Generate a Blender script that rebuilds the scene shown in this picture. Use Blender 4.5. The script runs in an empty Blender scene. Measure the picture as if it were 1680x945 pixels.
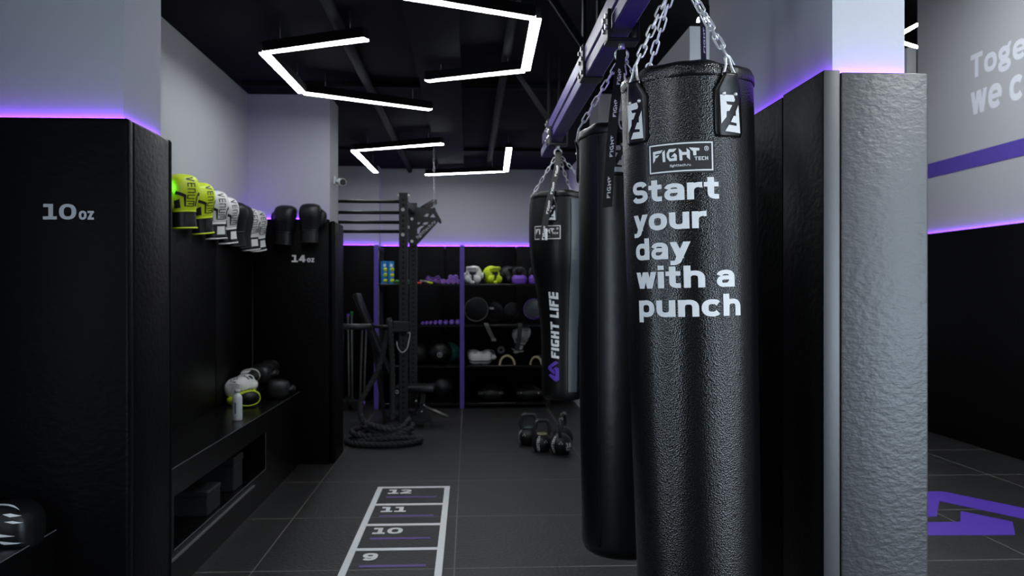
import bpy, bmesh, math, random
from math import sin, cos, tan, atan, pi, radians, sqrt
from mathutils import Vector, Matrix
from mathutils.bvhtree import BVHTree
from mathutils.geometry import tessellate_polygon

S = bpy.context.scene
C = S.collection
random.seed(7)

# ---------------------------------------------------------------- camera, light, exposure
F_PX, CAM_H = 1420.0, 1.4
YAW = atan(72 / F_PX)
cam_data = bpy.data.cameras.new('camera')
cam_data.sensor_width = 36.0
cam_data.lens = F_PX * 36.0 / 1680.0
cam_data.shift_y = 2.5 / 1680.0
cam_data.clip_start, cam_data.clip_end = 0.05, 60
cam_data.dof.use_dof = True
cam_data.dof.focus_distance = 2.55
cam_data.dof.aperture_fstop = 5.0
cam = bpy.data.objects.new('camera', cam_data)
C.objects.link(cam)
cam.location = (0, 0, CAM_H)
cam.rotation_euler = (pi / 2, 0, -YAW)
S.camera = cam

S.view_settings.view_transform = 'Standard'
S.view_settings.look = 'None'
S.view_settings.gamma = 1.0
S.view_settings.use_curve_mapping = False
S.view_settings.exposure = 0.0

LED_WHITE = 31.0
LED_PURPLE = 26.0
HALL_LED = 190.0
ADDED_WINDOW_W = 130.0
ADDED_HALL_WINDOW_W = 130.0
ADDED_LEFT_WINDOW_W = 36.0

w = bpy.data.worlds.new('world')
S.world = w
w.use_nodes = True
w.node_tree.nodes['Background'].inputs[0].default_value = (0.5, 0.6, 0.8, 1)
w.node_tree.nodes['Background'].inputs[1].default_value = 0.004

# daylight of an unseen window, added for reflections on bag and pillar pad
ld = bpy.data.lights.new('added_window_light', 'AREA')
ld.shape = 'RECTANGLE'
ld.size, ld.size_y = 2.0, 2.5
ld.energy = ADDED_WINDOW_W
ld.color = (0.72, 0.86, 1.0)
lo = bpy.data.objects.new('added_window_light', ld)
C.objects.link(lo)
lo.location = (3.75, -2.44, 1.75)
lo.rotation_euler = (pi / 2, 0, 0)


l2 = bpy.data.lights.new('added_hall_window_light', 'AREA')  # unseen hall window, added for the right streak on the nearest bag
l2.shape = 'RECTANGLE'
l2.size, l2.size_y = 1.5, 2.6
l2.energy = ADDED_HALL_WINDOW_W
l2.color = (0.74, 0.87, 1.0)
o2 = bpy.data.objects.new('added_hall_window_light', l2)
C.objects.link(o2)
o2.location = (4.72, -1.45, 1.75)
o2.rotation_euler = (pi / 2, 0, pi / 2)
l3 = bpy.data.lights.new('added_left_window_light', 'AREA')  # unseen left window, added for the left streak on the nearest bag
l3.shape = 'RECTANGLE'
l3.size, l3.size_y = 0.7, 2.0
l3.energy = ADDED_LEFT_WINDOW_W
l3.color = (0.72, 0.86, 1.0)
o3 = bpy.data.objects.new('added_left_window_light', l3)
C.objects.link(o3)
o3.location = (-1.84, 0.95, 1.55)
o3.rotation_euler = (pi / 2, 0, -pi / 2)


# ---------------------------------------------------------------- measuring helpers
def fx(px, Y):
    """X of a point seen at photo column px on the wall plane y = Y"""
    return tan(YAW + atan((px - 840) / F_PX)) * Y


def wy(px, py, Y):
    X = fx(px, Y)
    d = X * sin(YAW) + Y * cos(YAW)
    return Vector((X, Y, CAM_H + (475 - py) * d / F_PX))


def wz(px, py, z):
    d = F_PX * (z - CAM_H) / (475 - py)
    x = (px - 840) / F_PX * d
    return Vector((x * cos(YAW) + d * sin(YAW), -x * sin(YAW) + d * cos(YAW), z))


# ---------------------------------------------------------------- materials
def mat(name, col, rough=0.5, metal=0.0, bump=0.0, scale=40.0, emit=None, es=0.0, kind='noise',
        stretch=(1, 1, 1), spec=0.5, var=0.0, detail=4.0):
    m = bpy.data.materials.new(name)
    m.use_nodes = True
    nt = m.node_tree
    p = nt.nodes['Principled BSDF']
    p.inputs['Base Color'].default_value = (*col, 1)
    p.inputs['Roughness'].default_value = rough
    p.inputs['Metallic'].default_value = metal
    p.inputs['Specular IOR Level'].default_value = spec
    if emit:
        p.inputs['Emission Color'].default_value = (*emit, 1)
        p.inputs['Emission Strength'].default_value = es
    if bump > 0 or var > 0:
        tc = nt.nodes.new('ShaderNodeTexCoord')
        mp = nt.nodes.new('ShaderNodeMapping')
        mp.inputs['Scale'].default_value = stretch
        nt.links.new(tc.outputs['Object'], mp.inputs['Vector'])
        if kind == 'voronoi':
            t = nt.nodes.new('ShaderNodeTexVoronoi')
            t.inputs['Scale'].default_value = scale
            out = t.outputs['Distance']
        else:
            t = nt.nodes.new('ShaderNodeTexNoise')
            t.inputs['Scale'].default_value = scale
            t.inputs['Detail'].default_value = detail
            out = t.outputs['Fac']
        nt.links.new(mp.outputs['Vector'], t.inputs['Vector'])
        if bump > 0:
            b = nt.nodes.new('ShaderNodeBump')
            b.inputs['Strength'].default_value = bump
            b.inputs['Distance'].default_value = 0.01
            nt.links.new(out, b.inputs['Height'])
            nt.links.new(b.outputs['Normal'], p.inputs['Normal'])
        if var > 0:
            r = nt.nodes.new('ShaderNodeValToRGB')
            r.color_ramp.elements[0].position = 0.35
            r.color_ramp.elements[1].position = 0.7
            r.color_ramp.elements[0].color = (*[c * (1 - var) for c in col], 1)
            r.color_ramp.elements[1].color = (*[min(1, c * (1 + var)) for c in col], 1)
            nt.links.new(out, r.inputs['Fac'])
            nt.links.new(r.outputs['Color'], p.inputs['Base Color'])
    return m


M = {}
M['paint'] = mat('grey_wall_paint', (0.40, 0.41, 0.44), 0.7, bump=0.05, scale=60)
M['hall_paint'] = mat('hall_wall_paint', (0.40, 0.41, 0.43), 0.7, bump=0.05, scale=40)
M['white_lamplit'] = mat('lamplit_wall_paint', (0.84, 0.86, 0.88), 0.7, bump=0.05, scale=60)  # white wall paint lightened to carry lamp light in its colour
M['white_paint'] = mat('white_wall_paint', (0.62, 0.64, 0.67), 0.7, bump=0.05, scale=60)
M['ceiling'] = mat('black_ceiling_paint', (0.0038, 0.0038, 0.005), 0.85, bump=0.1, scale=20, spec=0.12)
M['pipe'] = mat('black_pipe_paint', (0.003, 0.003, 0.004), 0.8, spec=.15)
M['pad'] = mat('black_vinyl_pad', (0.0022, 0.0022, 0.0026), 0.46, bump=0.28, scale=34, stretch=(1, 1, 1.4), spec=0.09)
M['pad_daylit'] = mat('creased_vinyl_daylit', (0.048, 0.051, 0.056), 0.45, bump=0.30, scale=58, stretch=(0.9, 1, 1.5), spec=1.0, detail=6)  # black vinyl lightened for the daylight sheen on the right pillar
M['pad_edge_daylit'] = mat('smooth_vinyl_edge_daylit', (0.048, 0.051, 0.056), 0.46, bump=0.04, scale=30, spec=1.0)  # daylit copy of the black vinyl, for one pad's front face
M['laminate'] = mat('black_laminate', (0.0028, 0.0028, 0.0030), 0.27, bump=0.03, scale=80, spec=.32)
M['laminate_edge'] = mat('grey_laminate_edge', (0.12, 0.12, 0.13), 0.4)
M['dark_void'] = mat('dark_lining', (0.006, 0.006, 0.007), 0.8)
M['leather'] = mat('black_leather', (0.0035, 0.0035, 0.004), 0.25, bump=0.20, scale=280, kind='voronoi', spec=0.68)
M['leather_smooth'] = mat('black_smooth_leather', (0.004, 0.004, 0.0045), 0.34, bump=0.12, scale=18, spec=0.4)
M['leather_grey_and_sheen'] = mat('grey_leather_and_sheen', (0.05, 0.056, 0.066), 0.36, bump=0.15, scale=24)  # grey mitt leather, also the painted sheen on the waisted bag
M['webbing'] = mat('black_webbing', (0.006, 0.006, 0.0065), 0.6, bump=0.3, scale=300)
M['chrome'] = mat('zinc_chain_metal', (0.86, 0.87, 0.88), 0.34, metal=0.6)
M['black_metal'] = mat('black_powder_coat', (0.008, 0.008, 0.009), 0.45, bump=0.04, scale=200)
M['hole'] = mat('hole_shadow', (0.002, 0.002, 0.002), 0.9)
M['steel'] = mat('brushed_steel', (0.45, 0.45, 0.46), 0.35, metal=1.0)
M['bolt'] = mat('white_bolt_cap', (0.75, 0.75, 0.72), 0.4)
M['purple_metal'] = mat('purple_painted_metal', (0.040, 0.020, 0.17), 0.45)
M['purple_post'] = mat('purple_post_paint', (0.10, 0.06, 0.36), 0.45)
M['print_white'] = mat('white_print', (0.80, 0.82, 0.83), 0.55)
M['print_grey'] = mat('grey_print', (0.42, 0.44, 0.47), 0.55)
M['print_black'] = mat('black_print', (0.008, 0.008, 0.009), 0.6)
M['print_purple'] = mat('purple_print', (0.11, 0.05, 0.45), 0.55)
M['print_lilac'] = mat('light_lettering_paint', (0.66, 0.69, 0.74), 0.7)
M['stripe_purple'] = mat('purple_wall_stripe', (0.085, 0.055, 0.36), 0.6)
M['floor_purple'] = mat('purple_floor_vinyl', (0.060, 0.020, 0.33), 0.55)
M['floor_lilac'] = mat('lilac_floor_vinyl', (0.12, 0.065, 0.30), 0.5)
M['patch_dark'] = mat('woven_patch', (0.022, 0.022, 0.024), 0.7, bump=0.15, scale=500)
M['yellow'] = mat('neon_yellow_leather', (0.62, 0.78, 0.015), 0.42)
M['white_leather'] = mat('white_leather', (0.72, 0.72, 0.71), 0.42)
M['cream'] = mat('cream_padding', (0.50, 0.42, 0.25), 0.6)
M['black_glove'] = mat('black_glove_leather', (0.007, 0.007, 0.0075), 0.40, bump=0.08, scale=60, spec=.4)
M['rope'] = mat('black_rope_fibre', (0.012, 0.012, 0.013), 0.75, bump=0.4, scale=180)
M['rubber'] = mat('black_rubber', (0.006, 0.006, 0.006), 0.55, spec=.3)
M['iron'] = mat('black_cast_iron', (0.006, 0.006, 0.0065), 0.42, bump=0.1, scale=150)
M['purple_foam'] = mat('lilac_foam', (0.30, 0.13, 0.56), 0.6)
M['purple_vinyl'] = mat('violet_vinyl', (0.17, 0.06, 0.50), 0.45)
M['green_plastic'] = mat('green_plastic', (0.02, 0.20, 0.05), 0.5)
M['teal_plastic'] = mat('teal_plastic', (0.01, 0.12, 0.09), 0.5)
M['red_plastic'] = mat('red_plastic', (0.7, 0.02, 0.02), 0.5)
M['blue_can'] = mat('blue_tube_label', (0.02, 0.24, 0.60), 0.35)
M['ball_yellow'] = mat('tennis_ball_felt', (0.50, 0.62, 0.03), 0.8)
M['white_plastic'] = mat('white_plastic', (0.74, 0.76, 0.78), 0.35)
M['blue_ink'] = mat('blue_grey_ink', (0.10, 0.14, 0.22), 0.6)
M['grey_box'] = mat('grey_cardboard', (0.012, 0.012, 0.013), 0.7)
M['led'] = mat('led_diffuser', (0.9, 0.9, 0.9), 0.5, emit=(0.93, 0.97, 1.0), es=LED_WHITE)
M['led_hall'] = mat('hall_led_diffuser', (0.9, 0.9, 0.9), 0.5, emit=(0.93, 0.97, 1.0), es=HALL_LED)
M['led_purple'] = mat('purple_led', (0.2, 0.1, 0.4), 0.5, emit=(0.22, 0.035, 1.0), es=LED_PURPLE)
M['led_green'] = mat('green_led', (0.1, 0.5, 0.15), 0.5, emit=(0.16, 1.0, 0.26), es=16.0)


def floor_material():
    m = bpy.data.materials.new('black_rubber_mats')
    m.use_nodes = True
    nt = m.node_tree
    p = nt.nodes['Principled BSDF']
    tc = nt.nodes.new('ShaderNodeTexCoord')
    sx = nt.nodes.new('ShaderNodeSeparateXYZ')
    nt.links.new(tc.outputs['Object'], sx.inputs[0])

    def math_(op, a, b=None):
        n = nt.nodes.new('ShaderNodeMath')
        n.operation = op
        for i, v in enumerate((a, b)):
            if v is None:
                continue
            if isinstance(v, (int, float)):
                n.inputs[i].default_value = v
            else:
                nt.links.new(v, n.inputs[i])
        return n.outputs[0]

    def seam(coord, off, width):
        a = math_('ADD', coord, off)
        fr = math_('FRACT', a)
        d = math_('ABSOLUTE', math_('SUBTRACT', fr, 0.5))
        return math_('LESS_THAN', math_('SUBTRACT', 0.5, d), width)
    vx = seam(sx.outputs['X'], 0.069 + 10, 0.0035)
    vy = seam(sx.outputs['Y'], -0.355 + 10, 0.0055)
    s = math_('MAXIMUM', vx, vy)
    n1 = nt.nodes.new('ShaderNodeTexNoise')
    n1.inputs['Scale'].default_value = 2.2
    n1.inputs['Detail'].default_value = 5
    nt.links.new(tc.outputs['Object'], n1.inputs['Vector'])
    r = nt.nodes.new('ShaderNodeValToRGB')
    r.color_ramp.elements[0].position = 0.3
    r.color_ramp.elements[1].position = 0.7
    r.color_ramp.elements[0].color = (0.009, 0.009, 0.0095, 1)
    r.color_ramp.elements[1].color = (0.0155, 0.015, 0.015, 1)
    nt.links.new(n1.outputs['Fac'], r.inputs['Fac'])
    mx = nt.nodes.new('ShaderNodeMix')
    mx.data_type = 'RGBA'
    nt.links.new(s, mx.inputs['Factor'])
    nt.links.new(r.outputs['Color'], mx.inputs[6])
    mx.inputs[7].default_value = (0.13, 0.127, 0.12, 1)  # seams lighter than the mats: reflected light put into their colour
    nt.links.new(mx.outputs[2], p.inputs['Base Color'])
    p.inputs['Roughness'].default_value = 0.46
    p.inputs['Specular IOR Level'].default_value = 0.42
    n2 = nt.nodes.new('ShaderNodeTexNoise')
    n2.inputs['Scale'].default_value = 45
    n2.inputs['Detail'].default_value = 4
    nt.links.new(tc.outputs['Object'], n2.inputs['Vector'])
    b = nt.nodes.new('ShaderNodeBump')
    b.inputs['Strength'].default_value = 0.35
    b.inputs['Distance'].default_value = 0.01
    nt.links.new(n2.outputs['Fac'], b.inputs['Height'])
    nt.links.new(b.outputs['Normal'], p.inputs['Normal'])
    return m


M['floor'] = floor_material()


# ---------------------------------------------------------------- mesh builder
class MB:
    def __init__(self):
        self.v, self.f, self.m, self.s = [], [], [], []

    def add(self, verts, faces, mi=0, smooth=False, T=None):
        o = len(self.v)
        for p in verts:
            p = Vector(p)
            self.v.append(T @ p if T else p)
        for q in faces:
            self.f.append([i + o for i in q])
            self.m.append(mi)
            self.s.append(smooth)
        return self

    def box(self, x0, x1, y0, y1, z0, z1, bev=0.0, mi=0, T=None, seg=1):
        bm = bmesh.new()
        bmesh.ops.create_cube(bm, size=1)
        sc = Vector((abs(x1 - x0), abs(y1 - y0), abs(z1 - z0)))
        for v in bm.verts:
            v.co = Vector((v.co.x * sc.x + (x0 + x1) / 2, v.co.y * sc.y + (y0 + y1) / 2, v.co.z * sc.z + (z0 + z1) / 2))
        if bev > 0:
            bev = min(bev, 0.45 * min(sc))
            bmesh.ops.bevel(bm, geom=bm.edges[:], offset=bev, segments=seg, affect='EDGES', profile=0.5)
        self.bm(bm, mi, seg > 1, T)
        return self

    def bm(self, bm, mi=0, smooth=False, T=None):
        bm.verts.index_update()
        self.add([v.co.copy() for v in bm.verts], [[v.index for v in f.verts] for f in bm.faces], mi, smooth, T)
        bm.free()
        return self

    def bar(self, a, b, wx, wy_, mi=0, up=(0, 0, 1), bev=0.0):
        """rectangular bar from a to b"""
        a, b = Vector(a), Vector(b)
        d = b - a
        z = d.normalized()
        u = Vector(up)
        if abs(z.dot(u)) > 0.98:
            u = Vector((1, 0, 0))
        x = u.cross(z).normalized()
        y = z.cross(x)
        T = Matrix.Translation(a) @ Matrix((x, y, z)).transposed().to_4x4()
        return self.box(-wx / 2, wx / 2, -wy_ / 2, wy_ / 2, 0, d.length, bev, mi, T)

    def cyl(self, a, b, r0, r1=None, n=20, mi=0, caps=True, smooth=True):
        r1 = r0 if r1 is None else r1
        a, b = Vector(a), Vector(b)
        z = (b - a).normalized()
        u = Vector((0, 0, 1)) if abs(z.z) < 0.95 else Vector((1, 0, 0))
        x = u.cross(z).normalized()
        y = z.cross(x)
        vs = []
        for c, r in ((a, r0), (b, r1)):
            for i in range(n):
                t = 2 * pi * i / n
                vs.append(c + x * cos(t) * r + y * sin(t) * r)
        self.add(vs, [[i, (i + 1) % n, n + (i + 1) % n, n + i] for i in range(n)], mi, smooth)
        if caps:
            self.add(vs[:n], [list(range(n - 1, -1, -1))], mi)
            self.add(vs[n:], [list(range(n))], mi)
        return self

    def lathe(self, prof, n=48, mi=0, T=None, smooth=True, sx=1, sy=1, mats=None):
        """prof: list of (r, z)"""
        vs, fs = [], []
        for r, z in prof:
            for i in range(n):
                t = 2 * pi * i / n
                vs.append((r * cos(t) * sx, r * sin(t) * sy, z))
        for k in range(len(prof) - 1):
            for i in range(n):
                j = (i + 1) % n
                fs.append([k * n + i, k * n + j, (k + 1) * n + j, (k + 1) * n + i])
        self.add(vs, fs, mi, smooth, T)
        return self

    def sphere(self, c, rx, ry=None, rz=None, n=20, mi=0, T=None):
        ry = rx if ry is None else ry
        rz = rx if rz is None else rz
        m = max(6, n // 2)
        vs, fs = [], []
        for k in range(m + 1):
            ph = pi * k / m - pi / 2
            for i in range(n):
                t = 2 * pi * i / n
                vs.append((c[0] + rx * cos(ph) * cos(t), c[1] + ry * cos(ph) * sin(t), c[2] + rz * sin(ph)))
        for k in range(m):
            for i in range(n):
                j = (i + 1) % n
                fs.append([k * n + i, k * n + j, (k + 1) * n + j, (k + 1) * n + i])
        return self.add(vs, fs, mi, True, T)

    def tube(self, pts, rad, n=10, mi=0, closed=False, lobes=0, amp=0.0, twist=0.0, caps=True, ry=None):
        pts = [Vector(p) for p in pts]
        N = len(pts)
        vs, fs = [], []
        prev = None
        dist = 0
        for k in range(N):
            if closed:
                t = (pts[(k + 1) % N] - pts[k - 1])
            else:
                t = pts[min(k + 1, N - 1)] - pts[max(k - 1, 0)]
            if t.length < 1e-9:
                t = Vector((0, 0, 1))
            t.normalize()
            if prev is None:
                u = Vector((0, 0, 1)) if abs(t.z) < 0.9 else Vector((1, 0, 0))
                x = u.cross(t).normalized()
            else:
                x = (prev - t * prev.dot(t)).normalized()
            prev = x
            y = t.cross(x)
            if k:
                dist += (pts[k] - pts[k - 1]).length
            r = rad(k / max(1, N - 1)) if callable(rad) else rad
            for i in range(n):
                a = 2 * pi * i / n
                q = r * (1 + (amp * cos(lobes * (a - twist * dist)) if lobes else 0))
                vs.append(pts[k] + x * cos(a) * q + y * sin(a) * (q if ry is None else q * ry))
        last = N if closed else N - 1
        for k in range(last):
            k2 = (k + 1) % N
            for i in range(n):
                j = (i + 1) % n
                fs.append([k * n + i, k * n + j, k2 * n + j, k2 * n + i])
        self.add(vs, fs, mi, True)
        if caps and not closed:
            self.add(vs[:n], [list(range(n - 1, -1, -1))], mi)
            self.add(vs[-n:], [list(range(n))], mi)
        return self

    def prism(self, poly, axis, lo, hi, mi=0, T=None):
        """extrude a 2D polygon along axis ('x','y','z')"""
        def p3(u, v, t):
            return {'x': (t, u, v), 'y': (u, t, v), 'z': (u, v, t)}[axis]
        n = len(poly)
        vs = [p3(u, v, lo) for u, v in poly] + [p3(u, v, hi) for u, v in poly]
        fs = [list(range(n)), list(range(2 * n - 1, n - 1, -1))]
        fs += [[i, (i + 1) % n, n + (i + 1) % n, n + i] for i in range(n)]
        return self.add(vs, fs, mi, False, T)

    def loft(self, rings, mi=0, smooth=True, cap=True, T=None):
        n = len(rings[0])
        vs = [p for r in rings for p in r]
        fs = []
        for k in range(len(rings) - 1):
            for i in range(n):
                j = (i + 1) % n
                fs.append([k * n + i, k * n + j, (k + 1) * n + j, (k + 1) * n + i])
        self.add(vs, fs, mi, smooth, T)
        if cap:
            self.add(rings[0], [list(range(n - 1, -1, -1))], mi, smooth, T)
            self.add(rings[-1], [list(range(n))], mi, smooth, T)
        return self

    def bvh(self):
        return BVHTree.FromPolygons(self.v, self.f)

    def build(self, name, mats, parent=None, fix=True):
        me = bpy.data.meshes.new(name)
        me.from_pydata([tuple(p) for p in self.v], [], self.f)
        if not isinstance(mats, (list, tuple)):
            mats = [mats]
        for m_ in mats:
            me.materials.append(m_)
        for p, mi, s in zip(me.polygons, self.m, self.s):
            p.material_index = mi
            p.use_smooth = s
        if fix:
            bm = bmesh.new()
            bm.from_mesh(me)
            bmesh.ops.remove_doubles(bm, verts=bm.verts[:], dist=1e-6)
            bmesh.ops.recalc_face_normals(bm, faces=bm.faces[:])
            bm.to_mesh(me)
            bm.free()
        me.update()
        o = bpy.data.objects.new(name, me)
        C.objects.link(o)
        if parent:
            o.parent = parent
        return o


def tag(o, label, cat, group=None, kind=None):
    o['label'] = label
    o['category'] = cat
    if group:
        o['group'] = group
    if kind:
        o['kind'] = kind
    return o


def thing(name, label, cat, loc=(0, 0, 0), rz=0.0, group=None, rot=None):
    o = bpy.data.objects.new(name, None)
    o.empty_display_size = 0.05
    C.objects.link(o)
    o.location = loc
    o.rotation_euler = rot if rot else (0, 0, rz)
    return tag(o, label, cat, group)


def struct(name, mb, m):
    o = mb.build(name, m)
    o['kind'] = 'structure'
    return o


def dup(root, loc, rot, label):
    r = root.copy()
    C.objects.link(r)
    r.location = loc
    r.rotation_euler = rot
    r['label'] = label
    for ch in list(root.children):
        c = ch.copy()
        C.objects.link(c)
        c.parent = r
        for g in list(ch.children):
            d = g.copy()
            C.objects.link(d)
            d.parent = c
    return r


def spline(pts, n=8, closed=False):
    P = [Vector(p) for p in pts]
    N = len(P)
    out = []
    for k in range(N if closed else N - 1):
        g = (lambda i: P[i % N]) if closed else (lambda i: P[max(0, min(N - 1, i))])
        p0, p1, p2, p3 = g(k - 1), g(k), g(k + 1), g(k + 2)
        for i in range(n):
            t = i / n
            out.append(0.5 * ((2 * p1) + (p2 - p0) * t + (2 * p0 - 5 * p1 + 4 * p2 - p3) * t * t + (3 * p1 - p0 - 3 * p2 + p3) * t ** 3))
    if not closed:
        out.append(P[-1])
    return out


# ---------------------------------------------------------------- lettering built from strokes
class Poly(list):
    layer = 0


def P4(pts, layer=0):
    q = Poly(pts)
    q.layer = layer
    return q


class Glyphs:
    """cap height 1; strokes are filled polygons, finely divided so they can wrap round a surface"""

    def __init__(self, stem=0.28, bar=0.2, step=0.07):
        self.stem, self.bar, self.step = stem, bar, step
        self.polys = []
        self.lay = 0

    def path(self, pts, wv=None, wh=None):
        self.lay += 1
        wv = wv or self.stem
        wh = wh or self.bar
        fine = []
        for a, b in zip(pts[:-1], pts[1:]):
            L = math.hypot(b[0] - a[0], b[1] - a[1])
            k = max(1, int(L / self.step + 0.5))
            for i in range(k):
                fine.append((a[0] + (b[0] - a[0]) * i / k, a[1] + (b[1] - a[1]) * i / k))
        fine.append(pts[-1])
        sides = []
        n = len(fine)
        closed = math.hypot(fine[0][0] - fine[-1][0], fine[0][1] - fine[-1][1]) < 1e-4
        for i in range(n):
            a = fine[i - 1] if i else (fine[-2] if closed else fine[0])
            b = fine[i + 1] if i < n - 1 else (fine[1] if closed else fine[-1])
            tx, ty = b[0] - a[0], b[1] - a[1]
            L = math.hypot(tx, ty) or 1
            tx, ty = tx / L, ty / L
            w_ = sqrt((wv * ty) ** 2 + (wh * tx) ** 2) / 2
            x, y = fine[i]
            sides.append(((x - ty * w_, y + tx * w_), (x + ty * w_, y - tx * w_)))
        for i in range(n - 1):
            self.polys.append(P4([sides[i][0], sides[i][1], sides[i + 1][1], sides[i + 1][0]], self.lay))

    def arc(self, cx, cy, rx, ry, a0, a1, **k):
        n = max(4, int(abs(a1 - a0) / 12))
        p = 2.35
        pts = []
        for i in range(n + 1):
            t = radians(a0 + (a1 - a0) * i / n)
            c, s = cos(t), sin(t)
            pts.append((cx + rx * math.copysign(abs(c) ** (2 / p), c), cy + ry * math.copysign(abs(s) ** (2 / p), s)))
        self.path(pts, **k)
        return pts

    def rect(self, x0, y0, x1, y1):
        self.lay += 1
        nx = max(1, int((x1 - x0) / self.step + 0.5))
        ny = max(1, int((y1 - y0) / (2 * self.step) + 0.5))
        for i in range(nx):
            for j in range(ny):
                a, b = x0 + (x1 - x0) * i / nx, x0 + (x1 - x0) * (i + 1) / nx
                c, d = y0 + (y1 - y0) * j / ny, y0 + (y1 - y0) * (j + 1) / ny
                self.polys.append(P4([(a, c), (b, c), (b, d), (a, d)], self.lay))

    def diag(self, x0, y0, x1, y1, w_=None):
        self.lay += 1
        w_ = w_ or self.stem * 1.12
        n = max(2, int(math.hypot(x1 - x0, y1 - y0) / self.step))
        for i in range(n):
            a, b = i / n, (i + 1) / n
            xa, ya, xb, yb = x0 + (x1 - x0) * a, y0 + (y1 - y0) * a, x0 + (x1 - x0) * b, y0 + (y1 - y0) * b
            self.polys.append(P4([(xa - w_ / 2, ya), (xa + w_ / 2, ya), (xb + w_ / 2, yb), (xb - w_ / 2, yb)], self.lay))

    def glyph(self, ch):
        s, b = self.stem, self.bar
        X = 0.76
        h = s / 2
        G = self
        if ch == ' ':
            return 0.36
        if ch == 'o':
            G.arc(.49, X / 2, .49 - h - .02, X / 2 - b / 2 + .01, 0, 360)
            return .98
        if ch == 'n' or ch == 'h':
            G.rect(.03, 0, .03 + s, X if ch == 'n' else 1.0)
            c, rx = (.03 + h + .93 - h) / 2, (.90 - s) / 2
            G.arc(c, .40, rx, X - b / 2 - .39, 180, 0)
            G.rect(.93 - s, 0, .93, .41)
            return .97
        if ch == 'u':
            G.rect(.93 - s, 0, .93, X)
            G.arc(.48, .36, (.90 - s) / 2, .36 - b / 2 + .01, 180, 360)
            G.rect(.03, .35, .03 + s, X)
            return .97
        if ch == 'r':
            G.rect(.03, 0, .03 + s, X)
            G.arc(.60, .34, .60 - .03 - h, X - b / 2 - .33, 180, 88)
            G.rect(.55, X - b - .02, .68, X + .01)
            return .70
        if ch == 'a':
            t = b * .86
            G.arc(.45, .46, .30, X - t / 2 - .45, 168, 0, wh=t, wv=s)
            G.rect(.75 - h, 0, .75 + h, .47)
            q = s * .86
            G.path([(.76, .425), (.40, .425)], wh=t)
            G.arc(.40, .255, .40 - .02 - q / 2, .17, 90, 270, wh=t, wv=q)
            G.path([(.40, .085), (.56, .10), (.72, .22)], wh=t)
            return .93
        if ch == 't':
            x = .16
            G.rect(x, .28, x + s, .98)
            G.arc(x + h + .21, .30, .21, .30 - b / 2, 180, 270)
            G.rect(x + h + .20, 0, x + h + .36, b)
            G.rect(0, X - b * .95, .66, X)
            return .72
        if ch == 'S':
            t = b * 1.02
            G.arc(.50, .5 + (.5 - t / 2) / 2, .33, (.5 - t / 2) / 2, 12, 270, wh=t, wv=s)
            G.arc(.50, (.5 + t / 2) / 2 - .0, .35, (.5 - t / 2) / 2, 90, -168, wh=t, wv=s)
            return 1.0
        if ch == 'y':
            G.diag(.16, X, .50, .02)
            G.diag(.38, -.10, .80, X)
            G.path([(.02, -.185), (.26, -.185), (.40, -.11), (.46, .06)], wh=b * .9)
            return .95
        if ch in 'dpbq':
            left = ch in 'pb'
            x = .03 if left else .95 - s
            lo, hi = (0, 1.0) if ch in 'db' else (-.26, X)
            G.rect(x, lo, x + s, hi)
            cx = .49 if not left else .51
            G.arc(cx, X / 2, .47 - h, X / 2 - b / 2 + .01, 0, 360)
            return 1.0
        if ch == 'w':
            q = s * .98
            for x0, y0, x1, y1 in ((.14, X, .36, 0), (.38, 0, .58, X), (.62, X, .82, 0), (.84, 0, 1.06, X)):
                G.diag(x0, y0, x1, y1, q)
            return 1.2
        if ch == 'i':
            G.rect(.03, 0, .03 + s, X)
            G.rect(.03, .84, .03 + s, 1.04)
            return .06 + s
        if ch == 'c':
            G.arc(.49, X / 2, .47 - h, X / 2 - b / 2 + .01, 38, 322)
            return .92
        if ch == 'e':
            G.arc(.49, X / 2, .47 - h, X / 2 - b / 2 + .01, 0, 318)
            G.rect(.2, X / 2 - b * .38, .93, X / 2 + b * .34)
            return .97
        if ch == 'g':
            G.arc(.44, .50, .40 - h, .26 - b / 2 + .02, 0, 360)
            G.arc(.46, .02, .44 - h, .24 - b / 2 + .02, 0, 360)
            G.diag(.70, .62, .86, .86, s * .8)
            G.rect(.16, .19, .5, .19 + b)
            return .95
        if ch == 'T':
            G.rect(0, 1 - b, .92, 1)
            G.rect(.46 - h, 0, .46 + h, 1)
            return .96
        if ch == 'F':
            G.rect(.02, 0, .02 + s, 1)
            G.rect(.02, 1 - b, .80, 1)
            G.rect(.02, .42, .66, .42 + b)
            return .84
        if ch == 'E':
            G.rect(.02, 0, .02 + s, 1)
            for y in (0, .5 - b / 2, 1 - b):
                G.rect(.02, y, .78, y + b)
            return .84
        if ch == 'L':
            G.rect(.02, 0, .02 + s, 1)
            G.rect(.02, 0, .72, b)
            return .76
        if ch == 'I':
            G.rect(.02, 0, .02 + s, 1)
            return .08 + s
        if ch == 'G':
            G.rect(.02, .1, .02 + s, .9)
            G.rect(.08, 1 - b, .82, 1)
            G.rect(.08, 0, .82, b)
            G.rect(.82 - s, 0, .82, .5)
            G.rect(.46, .5 - b, .82, .5)
            return .90
        if ch == 'H':
            G.rect(.02, 0, .02 + s, 1)
            G.rect(.84 - s, 0, .84, 1)
            G.rect(.02, .5 - b / 2, .84, .5 + b / 2)
            return .92
        if ch == 'C':
            G.rect(.02, .08, .02 + s, .92)
            G.rect(.06, 1 - b, .76, 1)
            G.rect(.06, 0, .76, b)
            return .82
        if ch == 'V':
            G.diag(.14, 1, .46, 0)
            G.diag(.46, 0, .78, 1)
            return .94
        if ch == 'N':
            G.rect(.02, 0, .02 + s, 1)
            G.rect(.02, 1 - b, .74, 1)
            G.rect(.84 - s, 0, .84, .92)
            return .92
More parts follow.
